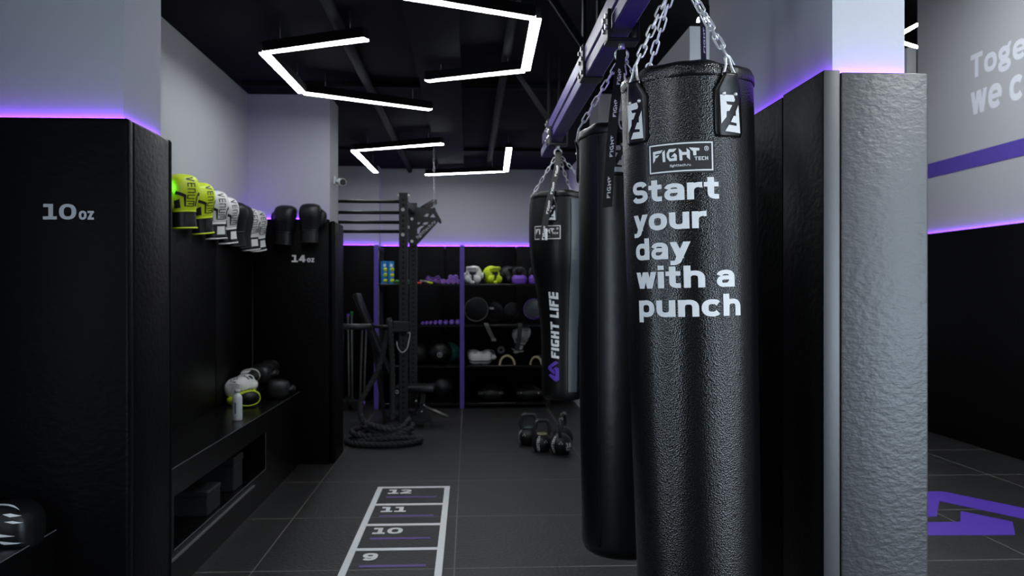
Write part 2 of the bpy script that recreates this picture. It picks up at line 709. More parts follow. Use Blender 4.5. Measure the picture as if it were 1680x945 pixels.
        if ch == 'U':
            G.rect(.02, .08, .02 + s, 1)
            G.rect(.08, 0, .78, b)
            G.rect(.84 - s, .08, .84, 1)
            return .92
        if ch == 'M':
            G.rect(.02, 0, .02 + s, 1)
            G.rect(.02, 1 - b, .98, 1)
            G.rect(.55 - h, .2, .55 + h, 1)
            G.rect(1.08 - s, 0, 1.08, .92)
            return 1.16
        if ch == '1':
            G.rect(.06, 0, .98, b)
            G.rect(.42, 0, .42 + s, 1)
            G.rect(.08, 1 - b * 1.05, .5, 1)
            return 1.04
        if ch == '0':
            G.arc(.60, .5, .57 - h, .5 - b / 2, 0, 360)
            return 1.2
        if ch == '2':
            G.arc(.52, .68, .48 - h, .32 - b / 2, 170, -30)
            G.path([(.80, .56), (.55, .38), (.22, .10)], wh=b * 1.3)
            G.rect(.06, 0, 1.0, b)
            return 1.06
        if ch == '9':
            G.arc(.54, .66, .50 - h, .34 - b / 2, 0, 360)
            G.arc(.50, .52, .54 - h, .52 - b / 2, 25, -140)
            return 1.1
        if ch == '4':
            G.diag(.20, .30, .70, 1.0)
            G.rect(.04, .20, 1.08, .20 + b)
            G.rect(.60, 0, .60 + s, 1)
            return 1.12
        if ch == '6':
            G.arc(.54, .34, .50 - h, .34 - b / 2, 0, 360)
            G.arc(.58, .48, .54 - h, .52 - b / 2, 205, 40)
            return 1.1
        if ch == 'z':
            G.rect(.04, X - b * .95, .80, X)
            G.rect(.04, 0, .80, b * .95)
            G.diag(.22, .1, .62, X - .1)
            return .86
        if ch == '.':
            G.rect(.03, 0, .03 + s, s * .9)
            return .08 + s
        if ch == 'R':
            G.rect(.02, 0, .02 + s, 1)
            G.rect(.02, 1 - b, .72, 1)
            G.rect(.02, .38, .72, .38 + b)
            G.rect(.80 - s, .42, .80, .94)
            G.diag(.46, .42, .70, 0)
            return .88
        if ch == 'f':
            G.rect(.12, 0, .12 + s, .9)
            G.rect(.16, 1 - b, .56, 1)
            G.rect(0, X - b, .52, X)
            return .58
        if ch == 'k':
            G.rect(.03, 0, .03 + s, 1)
            G.diag(.36, .40, .78, 0)
            G.diag(.34, .34, .76, X)
            return .88
        if ch == '-':
            G.rect(.03, .4, .5, .4 + b)
            return .55
        return .5

    def text(self, s, gap=0.05, slant=0.0):
        x = 0.0
        for ch in s:
            n0 = len(self.polys)
            self.lay = 0
            adv = self.glyph(ch)
            for i in range(n0, len(self.polys)):
                self.polys[i] = P4([(u + x + slant * v, v) for u, v in self.polys[i]], self.polys[i].layer)
            x += adv + gap
        self.width = x - gap
        return self


def put(mb, polys, fn, mi=0):
    for q in polys:
        pts = [Vector(fn(u, v)) for u, v in q]
        k = getattr(q, 'layer', 0)
        if k:                                   # strokes of one letter lie a hair apart, like layers of paint
            nn = (pts[1] - pts[0]).cross(pts[2] - pts[0])
            if nn.length > 1e-12:
                nn.normalize()
                pts = [p + nn * (k * .00009) for p in pts]
        mb.add(pts, [list(range(len(q)))], mi)


def cells(poly, n):
    """cut a flat outline into n upright slices so that it can follow a curved surface"""
    us = [p[0] for p in poly]
    lo, hi = min(us), max(us)
    tris = tessellate_polygon([[Vector((u, v, 0)) for u, v in poly]])
    out = []

    def clip(pts, c, keep_hi):
        r = []
        for i, p in enumerate(pts):
            q = pts[(i + 1) % len(pts)]
            pi_, qi = ((p[0] >= c), (q[0] >= c)) if keep_hi else ((p[0] <= c), (q[0] <= c))
            if pi_:
                r.append(p)
            if pi_ != qi:
                k = (c - p[0]) / (q[0] - p[0])
                r.append((c, p[1] + (q[1] - p[1]) * k))
        return r
    for t in tris:
        tri = [poly[i] for i in t]
        for k in range(n):
            a, b = lo + (hi - lo) * k / n, lo + (hi - lo) * (k + 1) / n
            c = clip(tri, a, True)
            c = clip(c, b, False) if len(c) > 2 else c
            if len(c) > 2:
                ar = sum(c[i][0] * c[(i + 1) % len(c)][1] - c[(i + 1) % len(c)][0] * c[i][1] for i in range(len(c)))
                if abs(ar) > 1e-7:
                    out.append(c)
    return out


_FIGHT = (((272, 360), (475, 325), (430, 385), (320, 405), (322, 435), (405, 415), (360, 470), (322, 480), (318, 520), (272, 580)),
          ((460, 375), (512, 325), (520, 550), (470, 555)),
          ((545, 390), (590, 310), (735, 295), (680, 360), (610, 365), (592, 395), (597, 460), (617, 485), (685, 478), (685, 452), (625, 455), (695, 380), (735, 420), (735, 525), (600, 540), (548, 470)),
          ((770, 290), (828, 340), (830, 360), (915, 355), (912, 280), (970, 330), (972, 505), (915, 455), (912, 408), (832, 418), (835, 518), (785, 522)),
          ((955, 270), (1140, 270), (1142, 318), (1085, 322), (1085, 412), (1030, 418), (1025, 330), (1005, 325)))
FIGHT_LOGO = [[((x - 195) / 1195, (785 - .092 * (x - 195) - y) / 545) for x, y in q] for q in _FIGHT]


def letters(s, stem=0.28, bar=0.2, gap=0.05, slant=0.0, step=0.07):
    g = Glyphs(stem, bar, step)
    g.text(s, gap, slant)
    return g.polys, g.width


def grid_quad(p00, p10, p11, p01, n=6, m=6):
    out = []
    def P(a, b):
        return tuple(p00[i] * (1 - a) * (1 - b) + p10[i] * a * (1 - b) + p11[i] * a * b + p01[i] * (1 - a) * b for i in (0, 1))
    for i in range(n):
        for j in range(m):
            out.append([P(i / n, j / m), P((i + 1) / n, j / m), P((i + 1) / n, (j + 1) / m), P(i / n, (j + 1) / m)])
    return out


# ================================================================= SETTING
PT = 1.965          # top of the wall pads
CH = 2.97           # ceiling of the training room

struct('floor', MB().box(-3.2, 7.0, -3.0, 16.5, -0.05, 0.0), M['floor'])
struct('ceiling', MB().box(-2.2, 1.62, -2.3, 11.6, CH, CH + 0.08), M['ceiling'])
struct('ceiling_hall', MB().box(1.62, 6.2, -2.3, 16.0, 4.8, 4.88), M['ceiling'])
struct('wall_bulkhead', MB().box(1.62, 1.70, 3.45, 11.6, CH, 4.8), M['paint'])
struct('wall_left', MB().box(-1.86, -1.762, -2.3, .57, 0, CH).box(-1.86, -1.762, 1.33, 11.6, 0, CH).box(-1.86, -1.762, .57, 1.33, 0, .52).box(-1.86, -1.762, .57, 1.33, 2.58, CH), M['paint'])
struct('wall_far', MB().box(-1.762, 1.32, 11.31, 11.5, 0, CH).box(-1.762, -1.132, 11.10, 11.31, 0, CH), M['paint'])
struct('wall_left_pillar', MB().box(-1.762, -1.15, 2.955, 3.307, 0, CH), M['paint'])
struct('wall_left_far_pillar', MB().box(-1.762, -1.115, 7.05, 7.5, 0, CH), M['paint'])
rp = MB().box(0.965, 1.161, 2.25, 3.42, 0, 4.8)
o = struct('wall_right_pillar', rp, [M['paint'], M['white_paint']])
for p in o.data.polygons:
    if p.normal.y < -0.9:
        p.material_index = 1
struct('wall_right_far', MB().box(1.32, 1.62, 5.10, 11.5, 0, CH), M['white_lamplit'])
struct('wall_right_pilaster', MB().box(1.05, 1.318, 6.90, 7.45, 0, CH), M['white_lamplit'])
struct('wall_hall_right', MB().box(4.60, 4.75, -0.68, 8.65, 0, 4.8).box(4.60, 4.75, -2.3, -.68, 0, .40).box(4.60, 4.75, -2.3, -.68, 3.10, 4.8), M['hall_paint'])
struct('wall_hall_far', MB().box(1.62, 6.2, 15.5, 15.7, 0, 4.8), M['paint'])
# wall behind the photographer with an opening for the added window
wb = MB().box(-2.2, 2.72, -2.45, -2.3, 0, 4.8).box(4.80, 6.2, -2.45, -2.3, 0, 4.8)
wb.box(2.72, 4.85, -2.45, -2.3, 0, 0.45).box(2.72, 4.85, -2.45, -2.3, 3.05, 4.8)
struct('wall_near', wb, M['pipe'])  # black, so the pads mirror a dark room behind the camera
fr = MB()
for x in (2.74, 3.75, 4.77):
    fr.box(x - 0.03, x + 0.03, -2.42, -2.34, 0.45, 3.05)
for z in (0.48, 3.02):
    fr.box(2.72, 4.80, -2.42, -2.34, z - 0.03, z + 0.03)
struct('added_window_1', fr, M['black_metal'])  # frame of the added window behind the camera
fr = MB()
for y in (-2.28, -1.45, -.70):
    fr.box(4.62, 4.69, y - .03, y + .03, .40, 3.10)
for z in (.43, 3.07):
    fr.box(4.62, 4.69, -2.3, -.68, z - .03, z + .03)
struct('added_window_2', fr, M['black_metal'])  # frame of the added hall window
fr = MB()
for y in (.59, 1.31):
    fr.box(-1.84, -1.78, y - .02, y + .02, .52, 2.58)
for z in (.54, 2.56):
    fr.box(-1.84, -1.78, .57, 1.33, z - .02, z + .02)
struct('added_window_3', fr, M['black_metal'])  # frame of the added left window
# light coloured return beyond the hall wall, pipes and ducts under the black ceiling
struct('trim_1', MB().box(4.62, 4.72, 8.9, 9.0, 0, 3.95), M['white_paint'])
pm = MB()
pm.cyl((-0.75, -1, 2.935), (-0.75, 11.2, 2.935), 0.033, n=14)
pm.cyl((0.25, -1, 2.92), (0.25, 11.2, 2.92), 0.03, n=12)
for y in (6.6, 9.6):
    pm.box(-1.7, 1.2, y, y + 0.06, 2.935, 2.968)
pm.box(-0.35, -0.05, 3.6, 11.2, 2.90, 2.965)
struct('trim_2', pm, M['pipe'])

# ----------------------------------------------------------------- wall pads
def pad(name, label, boxes, m='pad', bev=0.012, seams=None, group=None):
    t = thing(name, label, 'wall pad', group=group)
    b = MB()
    for q in boxes:
        b.box(*q, bev=bev, seg=2)
    b.build('pad_cover', M[m], t)
    return t


def flat_text(name, s, parent, fn, m, stem=0.30, bar=0.21, gap=0.05, slant=0.0):
    p, wd = letters(s, stem, bar, gap, slant)
    b = MB()
    put(b, p, lambda u, v: fn(u, v, wd))
    return b.build(name, M[m], parent, fix=False)


t = pad('wall_pad', 'black vinyl pad on the near left pillar front marked 10 oz',
        [(-1.755, -1.115, 2.905, 2.952, 0, PT)])
k = (fx(126, 2.904) - fx(69, 2.904))
p10, w10 = letters('10', .31, .20)
b = MB()
x0, z0 = fx(69, 2.904), wy(69, 360, 2.904).z
hcap = 25 * 2.9 / F_PX
put(b, p10, lambda u, v: (x0 + u * k / w10, 2.9035, z0 + v * hcap))
x1 = fx(129, 2.904)
poz, woz = letters('oz', .31, .20)
k2 = fx(155, 2.904) - x1
put(b, poz, lambda u, v: (x1 + u * k2 / woz, 2.9035, z0 + v * hcap * .74))
b.build('lettering', M['print_grey'], t, fix=False)
pad('wall_pad', 'black vinyl pad on the alcove side of the near left pillar',
    [(-1.148, -1.117, 2.956, 3.305, 0, PT), (-1.148, -1.117, 3.309, 3.34, 0, PT)])
for i, (a, c) in enumerate(((3.36, 4.70), (4.705, 5.99), (5.995, 7.0))):
    pad('wall_pad', ('black vinyl alcove pad next to the near pillar, hidden end of the row',
                     'black vinyl alcove pad under the yellow gloves, behind the bench',
                     'black vinyl alcove pad under the black and last white gloves')[i],
        [(-1.760, -1.717, a, c, 0, PT)])
t = pad('wall_pad', 'black vinyl pad on the far left pillar marked 14 oz under two black gloves',
        [(-1.7168, -1.112, 7.0, 7.048, 0, PT)])
b = MB()
p14, w14 = letters('14', .31, .20)
xa, za = fx(478, 7.0), wy(478, 430, 7.0).z
ka, ha = fx(502, 7.0) - xa, 11.5 * 7.0 / F_PX
put(b, p14, lambda u, v: (xa + u * ka / w14, 6.9985, za + v * ha))
xb = fx(503.5, 7.0)
kb = fx(516, 7.0) - xb
put(b, poz, lambda u, v: (xb + u * kb / woz, 6.9985, za + v * ha * .74))
b.build('lettering', M['print_white'], t, fix=False)
pad('wall_pad', 'narrow black vinyl pad on the aisle side of the far left pillar',
    [(-1.113, -1.068, 7.02, 7.5, 0, PT - .01)], bev=0.02)
for i, (a, c, y) in enumerate(((-1.755, -1.137, 11.04), (-1.127, -0.30, 11.25), (-0.295, 0.62, 11.25), (0.625, 1.315, 11.25))):
    pad('wall_pad', ('black vinyl far wall pad in the left corner behind the aerobic bars',
                     'black vinyl far wall pad behind the blue ball tubes',
                     'black vinyl far wall pad behind the middle purple post',
                     'black vinyl far wall pad in the right corner, behind the waisted bag')[i],
        [(a, c, y, y + .05, 0, PT)])
t = pad('wall_pad', 'creased vinyl pad on the right pillar front, coloured grey for its daylight shine',
        [(0.9665, 1.20, 2.20, 2.248, 0, PT)], m='pad_daylit', bev=0.006)
t = pad('wall_pad', 'black vinyl pad wrapping the right pillar edge beside the nearest bag',
    [(0.919, 0.9635, 2.197, 2.488, 0, PT + .004)], m='pad', bev=0.004)
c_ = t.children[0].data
c_.materials.append(M['pad_edge_daylit'])
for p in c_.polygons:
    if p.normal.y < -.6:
        p.material_index = 1  # daylight on the front face put into its colour
pad('wall_pad', 'black vinyl pad on the right pillar side, behind the nearest bag',
    [(0.919, 0.963, 2.491, 3.42, 0, PT)], m='pad', bev=0.006)
pad('wall_pad', 'black vinyl pad along the right far wall behind the hanging bags',
    [(1.275, 1.318, 5.1, 6.895, 0, PT)])
for i, (a, c) in enumerate(((3.0, 5.4), (5.405, 8.65))):
    pad('wall_pad', ('black vinyl hall wall pad nearest the camera below the purple stripe',
                     'black vinyl hall wall pad farthest from the camera, next to the grey pillar pad')[i],
        [(4.53, 4.598, a, c, 0, 1.95)])

# ----------------------------------------------------------------- purple strips on the pads
def strip(label, boxes):
    b = MB()
    for q in boxes:
        b.box(*q)
    return tag(b.build('led_strip', M['led_purple']), label, 'light strip')


zt = PT + .0003
strip('purple light strip on top of the near left pillar pads', [(-1.75, -1.14, 2.938, 2.951, zt, zt + .004), (-1.148, -1.138, 2.957, 3.30, zt, zt + .004)])
strip('purple light strip on top of the alcove pads behind the gloves', [(-1.760, -1.748, 5.9, 6.94, zt, zt + .004), (-1.712, -1.15, 7.035, 7.047, zt, zt + .004)])
strip('purple light strip along the far wall above the storage rack', [(-1.74, -1.14, 11.072, 11.084, zt, zt + .0025), (-1.12, 1.31, 11.284, 11.298, zt, zt + .0025)])
strip('purple light strip around the top of the right pillar pads', [(0.950, 0.963, 2.25, 3.41, PT + .0043, PT + .008), (0.97, 1.16, 2.234, 2.247, zt, zt + .004)])
strip('purple light strip on the hall wall pads under the lettering', [(4.582, 4.597, 3.0, 8.64, 1.9503, 1.953)])

# ----------------------------------------------------------------- linear lamps
def fixture(label, pts, z=2.8, wdt=0.055, led='led', top=CH, group=None):
    c0 = Vector((pts[0][0], pts[0][1], z))
    t = thing('linear_lamp', label, 'ceiling lamp', c0, group=group)
    for a, b_ in zip(pts[:-1], pts[1:]):
        a3, b3 = Vector((a[0], a[1], z)), Vector((b_[0], b_[1], z))
        d = (b3 - a3).normalized()
        a3 += d * .018
        b3 -= d * .018
        h = MB().bar(a3 - c0 + Vector((0, 0, .035)), b3 - c0 + Vector((0, 0, .027)), wdt + .004, .06).build('lamp_housing', M['pipe'], t)
        MB().bar(a3 - c0 - d * .002, b3 - c0 + d * .002, wdt, .0085).build('diffuser', M[led], h)
        for s in (.15, .85):
            q = a3.lerp(b3, s) - c0
            MB().cyl(q + Vector((0, 0, .06)), q + Vector((0, 0, top - z - .003)), .0022, n=6).build('suspension_cable', M['steel'], h)
    return t


fixture('white zigzag lamp in three bars, nearest on the left under the ceiling', [(-.555, 4.871), (-1.208, 5.178), (-1.177, 6.242), (-.28, 6.762)])
fixture('white angular lamp in three bars, nearest on the right, cut by the photo top', [(-.80, 3.94), (.350, 4.456), (.366, 5.526), (-.29, 5.835)])
fixture('white two-bar corner lamp far back on the left, opening to the right', [(-.234, 8.341), (-1.153, 8.789), (-1.10, 10.423)])
fixture('white two-bar corner lamp far back on the right, near the waisted bag', [(-.528, 10.615), (.447, 10.238), (.404, 8.559)])
fixture('added unseen white zigzag lamp above the photographer', [(-.95, .2), (-.3, -.2), (-.05, .7), (-.6, 1.4)])  # unseen lamp, added for light on the nearest bag
fixture('short white lamp in the passage right of the nearest bag chain', [(1.172, 4.44), (1.6, 4.38)])
h1, h2 = wz(1484, 52, 4.4), wz(1507, 39, 4.4)
g1, g2 = wz(1484, 71, 4.4), wz(1507, 77.5, 4.4)
dh, dg = (h2 - h1), (g2 - g1)
fixture('upper of two white hall lamps in the gap right of the white pillar', [tuple((h1 - dh * 1.5).xy), tuple((h2 + dh * .5).xy)], z=4.4, led='led_hall', top=4.8, wdt=.055)
fixture('lower of two white hall lamps in the gap right of the white pillar', [tuple((g1 - dg * .9).xy), tuple((g2 + dg * .6).xy)], z=4.4, led='led_hall', top=4.8, wdt=.055)
fixture('added unseen white lamp above the front of the hall', [(2.0, .1), (3.1, .5), (2.9, 1.6)], z=4.0, led='led_hall', top=4.8, wdt=.09)  # unseen lamp, added to brighten the right pillar front
fixture('added unseen white lamp above the purple floor mark', [(3.25, 3.6), (3.05, 5.2), (3.35, 7.2)], z=4.3, led='led_hall', top=4.8, wdt=.052)  # unseen lamp, added to brighten the hall wall

# ================================================================= HALL MARKS
b = MB()
HX = 4.597
pT, wT = letters('Together', .27, .21, .05)
yT0, yTe = 7.705, 6.90
zT, hT = 3.325, .215
sT = hT
put(b, pT, lambda u, v: (HX, yT0 - u * sT * .93, zT + v * hT))
pW, wW = letters('we can', .27, .21, .05)
put(b, pW, lambda u, v: (HX, yT0 - u * sT * .98, 2.99 + v * hT * 1.28))
tag(b.build('wall_lettering', M['print_lilac'], fix=False), 'large pale lettering on the grey hall wall above the purple stripe', 'lettering')
tag(MB().box(4.594, 4.599, 3.0, 8.645, 2.513, 2.655).build('wall_stripe', M['stripe_purple']), 'purple horizontal stripe painted on the grey hall wall', 'stripe')
lg = thing('floor_logo', 'purple angular mark on the hall floor right of the grey pillar pad', 'floor marking', (3.1, 5.2, 0))
for poly in ([(2.6, 5.2), (2.882, 5.192), (3.111, 5.572), (3.385, 5.112), (3.78, 4.42), (3.95, 4.67), (3.284, 5.841), (2.97, 5.845)],
             [(2.62, 4.80), (3.115, 4.782), (3.276, 5.056), (3.107, 5.314), (2.962, 5.072), (2.768, 5.071), (2.45, 5.07), (2.35, 4.9)]):
    MB().prism([(x - 3.1, y - 5.2) for x, y in poly], 'z', 0.0003, .0016).build('mark_piece', M['floor_purple'], lg)

# ----------------------------------------------------------------- ladder on the floor
ag = thing('floor_ladder', 'white numbered ladder marking with purple dashes on the mats', 'floor marking', (-.385, 5, 0))
LX0, LX1, LT, LP = -.638, -.129, 6.175, .487
b = MB()
b.box(LX0, LX0 + .037, 2.4, LT, .0003, .0014)
b.box(LX1 - .037, LX1, 2.4, LT, .0003, .0014)
for i in range(8):
    y = LT - i * LP
    b.box(LX0, LX1, y - .045, y, .0003, .0015)
for v in b.v:
    v -= Vector((-.385, 5, 0))
b.build('tape_frame', M['print_white'], ag)
for i, n in enumerate(('12', '11', '10', '9')):
    yt = LT - i * LP
    pn, wn = letters(n, .33, .24, .04)
    b = MB()
    sc = .168 / letters('12', .33, .24, .04)[1]
    put(b, pn, lambda u, v: (LX0 + .083 + u * sc + .385, yt - .215 + v * .125 - 5, .0015))
    b.build('number', M['print_white'], ag, fix=False)
    MB().box(LX0 + .087 + .385, LX1 - .085 + .385, yt - .325 - 5, yt - .29 - 5, .0003, .0015).build('dash', M['floor_lilac'], ag)

# ================================================================= BENCHES
def bench(label, y0, y1, top, niche=None):
    t = thing('bench', label, 'bench', (-1.53, (y0 + y1) / 2, 0))
    T = Matrix.Translation((1.53, -(y0 + y1) / 2, 0))
    X0, X1 = -1.714, -1.35
    b = MB()
    if niche:
        n0, n1, za, zb = niche
        b.box(X0, X1, y0, n0, .0, top - .028, T=T)
        b.box(X0, X1, n1, y1, .0, top - .028, T=T)
        b.box(X0, X1, n0, n1, zb, top - .028, T=T)
        b.box(X0, X1, n0, n1, 0, za, T=T)
        b.box(X0, X0 + .02, n0, n1, za, zb, T=T)
    else:
        b.box(X0, X1, y0, y1, 0, top - .03, T=T)
    b.build('body', M['laminate'], t)
    MB().box(X0, X1 + .006, y0, y1, top - .028, top, bev=.002, T=T).build('bench_top', M['laminate'], t)
    MB().box(X1, X1 + .0065, y0, y1, top - .004, top - .0005, T=T).build('edge_band', M['laminate_edge'], t)
    if niche:
        e = MB()
        e.box(X1, X1 + .003, n1 - .004, n1, za, zb, T=T)
        e.box(X1, X1 + .003, n0, n1, za - .004, za, T=T)
        e.build('niche_edge', M['laminate_edge'], t)
        MB().box(X1, X1 + .012, n0 - .2, n1 - .33, .162, .170, T=T).build('kick_ledge', M['laminate_edge'], t)
    return t


bench('long black bench with an open niche in the left alcove', 3.36, 6.99, .585, (4.05, 5.85, .205, .447))
bench('black bench end in front of the near left pillar, bottom left', 1.2, 2.90, .617)

def crate(label, x, y, z, sx, sy, sz):
    t = thing('storage_box', label, 'box', (x, y, z))
    MB().box(-sx / 2, sx / 2, -sy / 2, sy / 2, 0, sz * .78, .006).build('box_body', M['grey_box'], t)
    MB().box(-sx / 2 - .004, sx / 2 + .004, -sy / 2 - .004, sy / 2 + .004, sz * .78, sz, .006).build('box_lid', M['grey_box'], t)


crate('dark grey box in the bench niche, the taller one farther from the camera', -1.50, 5.28, .205, .24, .20, .20)
crate('dark grey box in the bench niche, the lower one nearer the camera', -1.49, 4.75, .205, .24, .24, .13)

# ================================================================= RAIL AND TROLLEYS
RX, RZ = 0.573, 2.371
BK = 0.875        # these bags are 35 cm wide, 1.57 m long
t = thing('ceiling_rail', 'purple steel bag rail under the ceiling carrying the punching bags', 'rail', (RX, 3.5, RZ))
MB().box(-.038, .042, -4.8, 2.84, 0, .062, .005).build('lower_beam', M['purple_metal'], t)
MB().box(-.044, .036, -4.8, 2.67, .064, .14, .005).build('upper_beam', M['purple_metal'], t)
for y in (-2.8, -1.0, 0.48, 2.23):
    p = MB().box(-.052, .046, y - .06, y + .06, -.004, .152, .004).build('joint_plate', M['black_metal'], t)
    bb = MB()
    for dy in (-.045, .045):
        for dz in (.022, .085, .13):
            bb.cyl((-.052, y + dy, dz), (-.060, y + dy, dz), .010, n=8)
    bb.build('bolts', M['steel'], p)
    hm = MB().box(-.045, -.031, y - .03, y + .03, .150, CH - RZ, .002).box(.022, .036, y - .03, y + .03, .150, CH - RZ, .002)
    hm.bar((-.036, y, .150), (-.34, y, CH - RZ), .03, .03)
    hm.build('ceiling_bracket', M['pipe'], t)


def trolley(label, y):
    t = thing('rail_trolley', label, 'bag hanger', (RX, y, RZ), group=None)
    b = MB()
    b.box(-.060, -.046, -.045, .045, -.044, .066, .003).box(.046, .060, -.045, .045, -.044, .066, .003)
    b.box(-.060, .060, -.045, .045, -.054, -.040, .004)
    b.build('bracket', M['black_metal'], t)
    k = MB()
    for dy in (-.03, .03):
        k.cyl((-.059, dy, .0), (-.069, dy, .0), .010, n=8).cyl((-.059, dy, .040), (-.069, dy, .040), .010, n=8)
    k.build('bolts', M['chrome'], t)
    e = MB().cyl((0, 0, -.052), (0, 0, -.075), .012, n=12)
    eye = [(0.023 * cos(a * pi / 10), 0, -.095 + .023 * sin(a * pi / 10)) for a in range(20)]
    e.tube(eye, .005, 8, closed=True)
    e.build('eye_ring', M['chrome'], t)


trolley('black rail trolley above the nearest bag, beyond the photo top', 2.33)
trolley('black rail trolley with a steel eye above the middle bag', 3.21)
trolley('black rail trolley with a steel eye above the waisted far bag', 5.51)


# ================================================================= PUNCHING BAGS
def chain(b, a, c, wire=.0027, pitch=.034, hw=.0082):
    a, c = Vector(a), Vector(c)
    d = c - a
    n = max(2, round(d.length / pitch))
    p = d.length / n
    z = d.normalized()
    u = Vector((0.3, 1, 0.1)).normalized()
    x = u.cross(z).normalized()
    y = z.cross(x)
    for i in range(n):
        m_ = a + z * (p * (i + .5))
        s_ = x if i % 2 else y
        hl = p / 2 + wire * 1.6
        pts = []
        for k in range(7):
            t = pi * k / 6
            pts.append(m_ + s_ * (hw * cos(t)) + z * (hl - hw + hw * sin(t)))
        for k in range(7):
            t = pi + pi * k / 6
            pts.append(m_ + s_ * (hw * cos(t)) + z * (-(hl - hw) + hw * sin(t)))
        b.tube(pts, wire, 6, closed=True)


def make_bag(name, label, bx, by, tilt, zb, zt_, prof, phis, hang, skin='leather', tab=(.092, .136), collar_h=.040, seams=(), wob=0.0):
    tab = (tab[0] * BK, tab[1] * BK)
    prof = [(z * BK, r * BK) for z, r in prof]
    """prof: (height above the bag's foot, radius)"""
    t = thing(name, label, 'punching bag', (bx, by, zb), rot=(0, -tilt, 0))
    Hh = zt_ - zb
    pr = [Vector((z, r, 0)) for z, r in prof]
    sp = spline([(z, r, 0) for z, r in prof], 6)

    def rad(z):
        for p, q in zip(sp[:-1], sp[1:]):
            if p.x <= z <= q.x and q.x > p.x:
                return p.y + (q.y - p.y) * (z - p.x) / (q.x - p.x)
        return prof[0][1] if z < prof[0][0] else prof[-1][1]
    r0 = rad(.05)
    ring_prof = [(0.001, 0.0), (r0 * .55, 0.0), (r0 * .82, .004), (r0 * .93, .016), (r0 * .985, .040)]
    k = 40
    for i in range(k + 1):
        z = .06 + (Hh - collar_h - .06) * i / k
        ring_prof.append((rad(z), z))
    body = MB().lathe(ring_prof, 72)
    rnd = random.Random(3)
    ph = [rnd.uniform(0, 6) for _ in range(4)]
    for i, v in enumerate(body.v):
        a = math.atan2(v.y, v.x)
        f_ = wob * (sin(2 * a + ph[0] + v.z * 3) + .7 * sin(3 * a + ph[1] - v.z * 5) + .5 * sin(v.z * 9 + ph[2]))
        v.x *= 1 + f_
        v.y *= 1 + f_
    body.build('bag_body', M[skin], t)
    rt = rad(Hh - collar_h)
    zc = Hh - collar_h
    cp = [(rt - .004, zc - .004), (rt + .0010, zc + .001), (rt + .0022, zc + .007), (rt + .0015, zc + collar_h * .5), (rt - .003, zc + collar_h * .8),
          (rt - .010, zc + collar_h * .95), (rt - .018, zc + collar_h), (rt - .05, zc + collar_h - .006), (.09, zc + collar_h - .022), (.001, zc + collar_h - .026)]
    cb = MB().lathe(cp, 72)
    for v in cb.v:
        a = math.atan2(v.y, v.x)
        v.z += .004 * sin(3 * a + 1) + .0025 * sin(7 * a) + .0015 * sin(13 * a + 2)
        s_ = 1 + .008 * sin(5 * a + v.z * 60)
        v.x *= s_
        v.y *= s_
    cb.build('collar', M['leather_smooth' if skin != 'leather' else 'leather'], t)

    def on(phi, z, off=0.0):
        r = rad(max(.05, min(z, Hh - .03))) + off
        return Vector((r * sin(phi), -r * cos(phi), z))
    inv = (Matrix.Translation((bx, by, zb)) @ Matrix.Rotation(-tilt, 4, 'Y')).inverted()
    hp = inv @ Vector(hang)
    for phi_d in phis:
        phi = radians(phi_d)
        tw, th_ = tab
        zlo = Hh - collar_h - .176 * BK
        rr = rad(zlo + .05)
        outline = []
        zs = [zlo + .0, zlo + .006, zlo + .014, zlo + th_ * .35, zlo + th_ * .7, zlo + th_, zlo + th_ + .016, zlo + th_ + .030, zlo + th_ + .040]
        ws = [tw * .84, tw * .95, tw, tw, tw, tw * .98, tw * .72, tw * .52, tw * .5]
        n = 6
        outer, inner = [], []
        for z, w_ in zip(zs, ws):
            lift = .003 + (.010 * max(0, (z - zlo - th_) / .040))
            outer.append([on(phi + (w_ / rr) * (i / n - .5), z, lift + .0045 - (.002 if i in (0, n) else 0)) for i in range(n + 1)])
            inner.append([on(phi + (w_ / rr) * (i / n - .5), z, lift - .005) for i in range(n + 1)])
        b = MB()
        for kz in range(len(zs) - 1):
            for i in range(n):
                b.add([outer[kz][i], outer[kz][i + 1], outer[kz + 1][i + 1], outer[kz + 1][i]], [[0, 1, 2, 3]], 0, True)
                b.add([inner[kz][i], inner[kz][i + 1], inner[kz + 1][i + 1], inner[kz + 1][i]], [[3, 2, 1, 0]], 0, True)
            for i in (0, n):
                b.add([outer[kz][i], inner[kz][i], inner[kz + 1][i], outer[kz + 1][i]], [[0, 1, 2, 3]])
        for kz in (0, len(zs) - 1):
            for i in range(n):
                b.add([outer[kz][i], outer[kz][i + 1], inner[kz][i + 1], inner[kz][i]], [[0, 1, 2, 3]])
        tb = b.build('hanging_tab', M['leather_smooth'], t)
        # emblem: white field cut by a black Z
        lw, lh, lz = tw * .70, th_ * .80, zlo + th_ * .08
        fld = MB()
        emb = lambda q: [((x - 205) / 340, (800 - y) / 560) for x, y in q]
        for q in (((205, 245), (435, 240), (460, 310), (440, 340), (300, 340), (320, 385), (405, 392), (350, 480), (305, 485), (300, 570), (215, 670)),
                  ((525, 380), (548, 800), (275, 780), (340, 685), (480, 695), (480, 655), (375, 640), (430, 548), (470, 548), (468, 480))):
            put(fld, cells(emb(q), 8), lambda u, v: on(phi + ((u - .5) * lw) / rr, lz + v * lh, .0095))
        fld.build('emblem', M['print_white'], tb, fix=False)
        rv = MB()
        for du in (-.017, .017):
            c_ = on(phi + du / rr, zlo + th_ * .90, .0085)
            rv.sphere(c_, .0052, n=10)
        rv.build('rivets', M['chrome'], tb)
        # wire ring and chain
        zr = zlo + th_ + .031
        A1, A2 = on(phi - .0175 / rr, zr, .010), on(phi + .0175 / rr, zr, .010)
        ap = on(phi, zr + .046, .006)
        ap = ap.lerp(hp, .02)
        rg = MB()
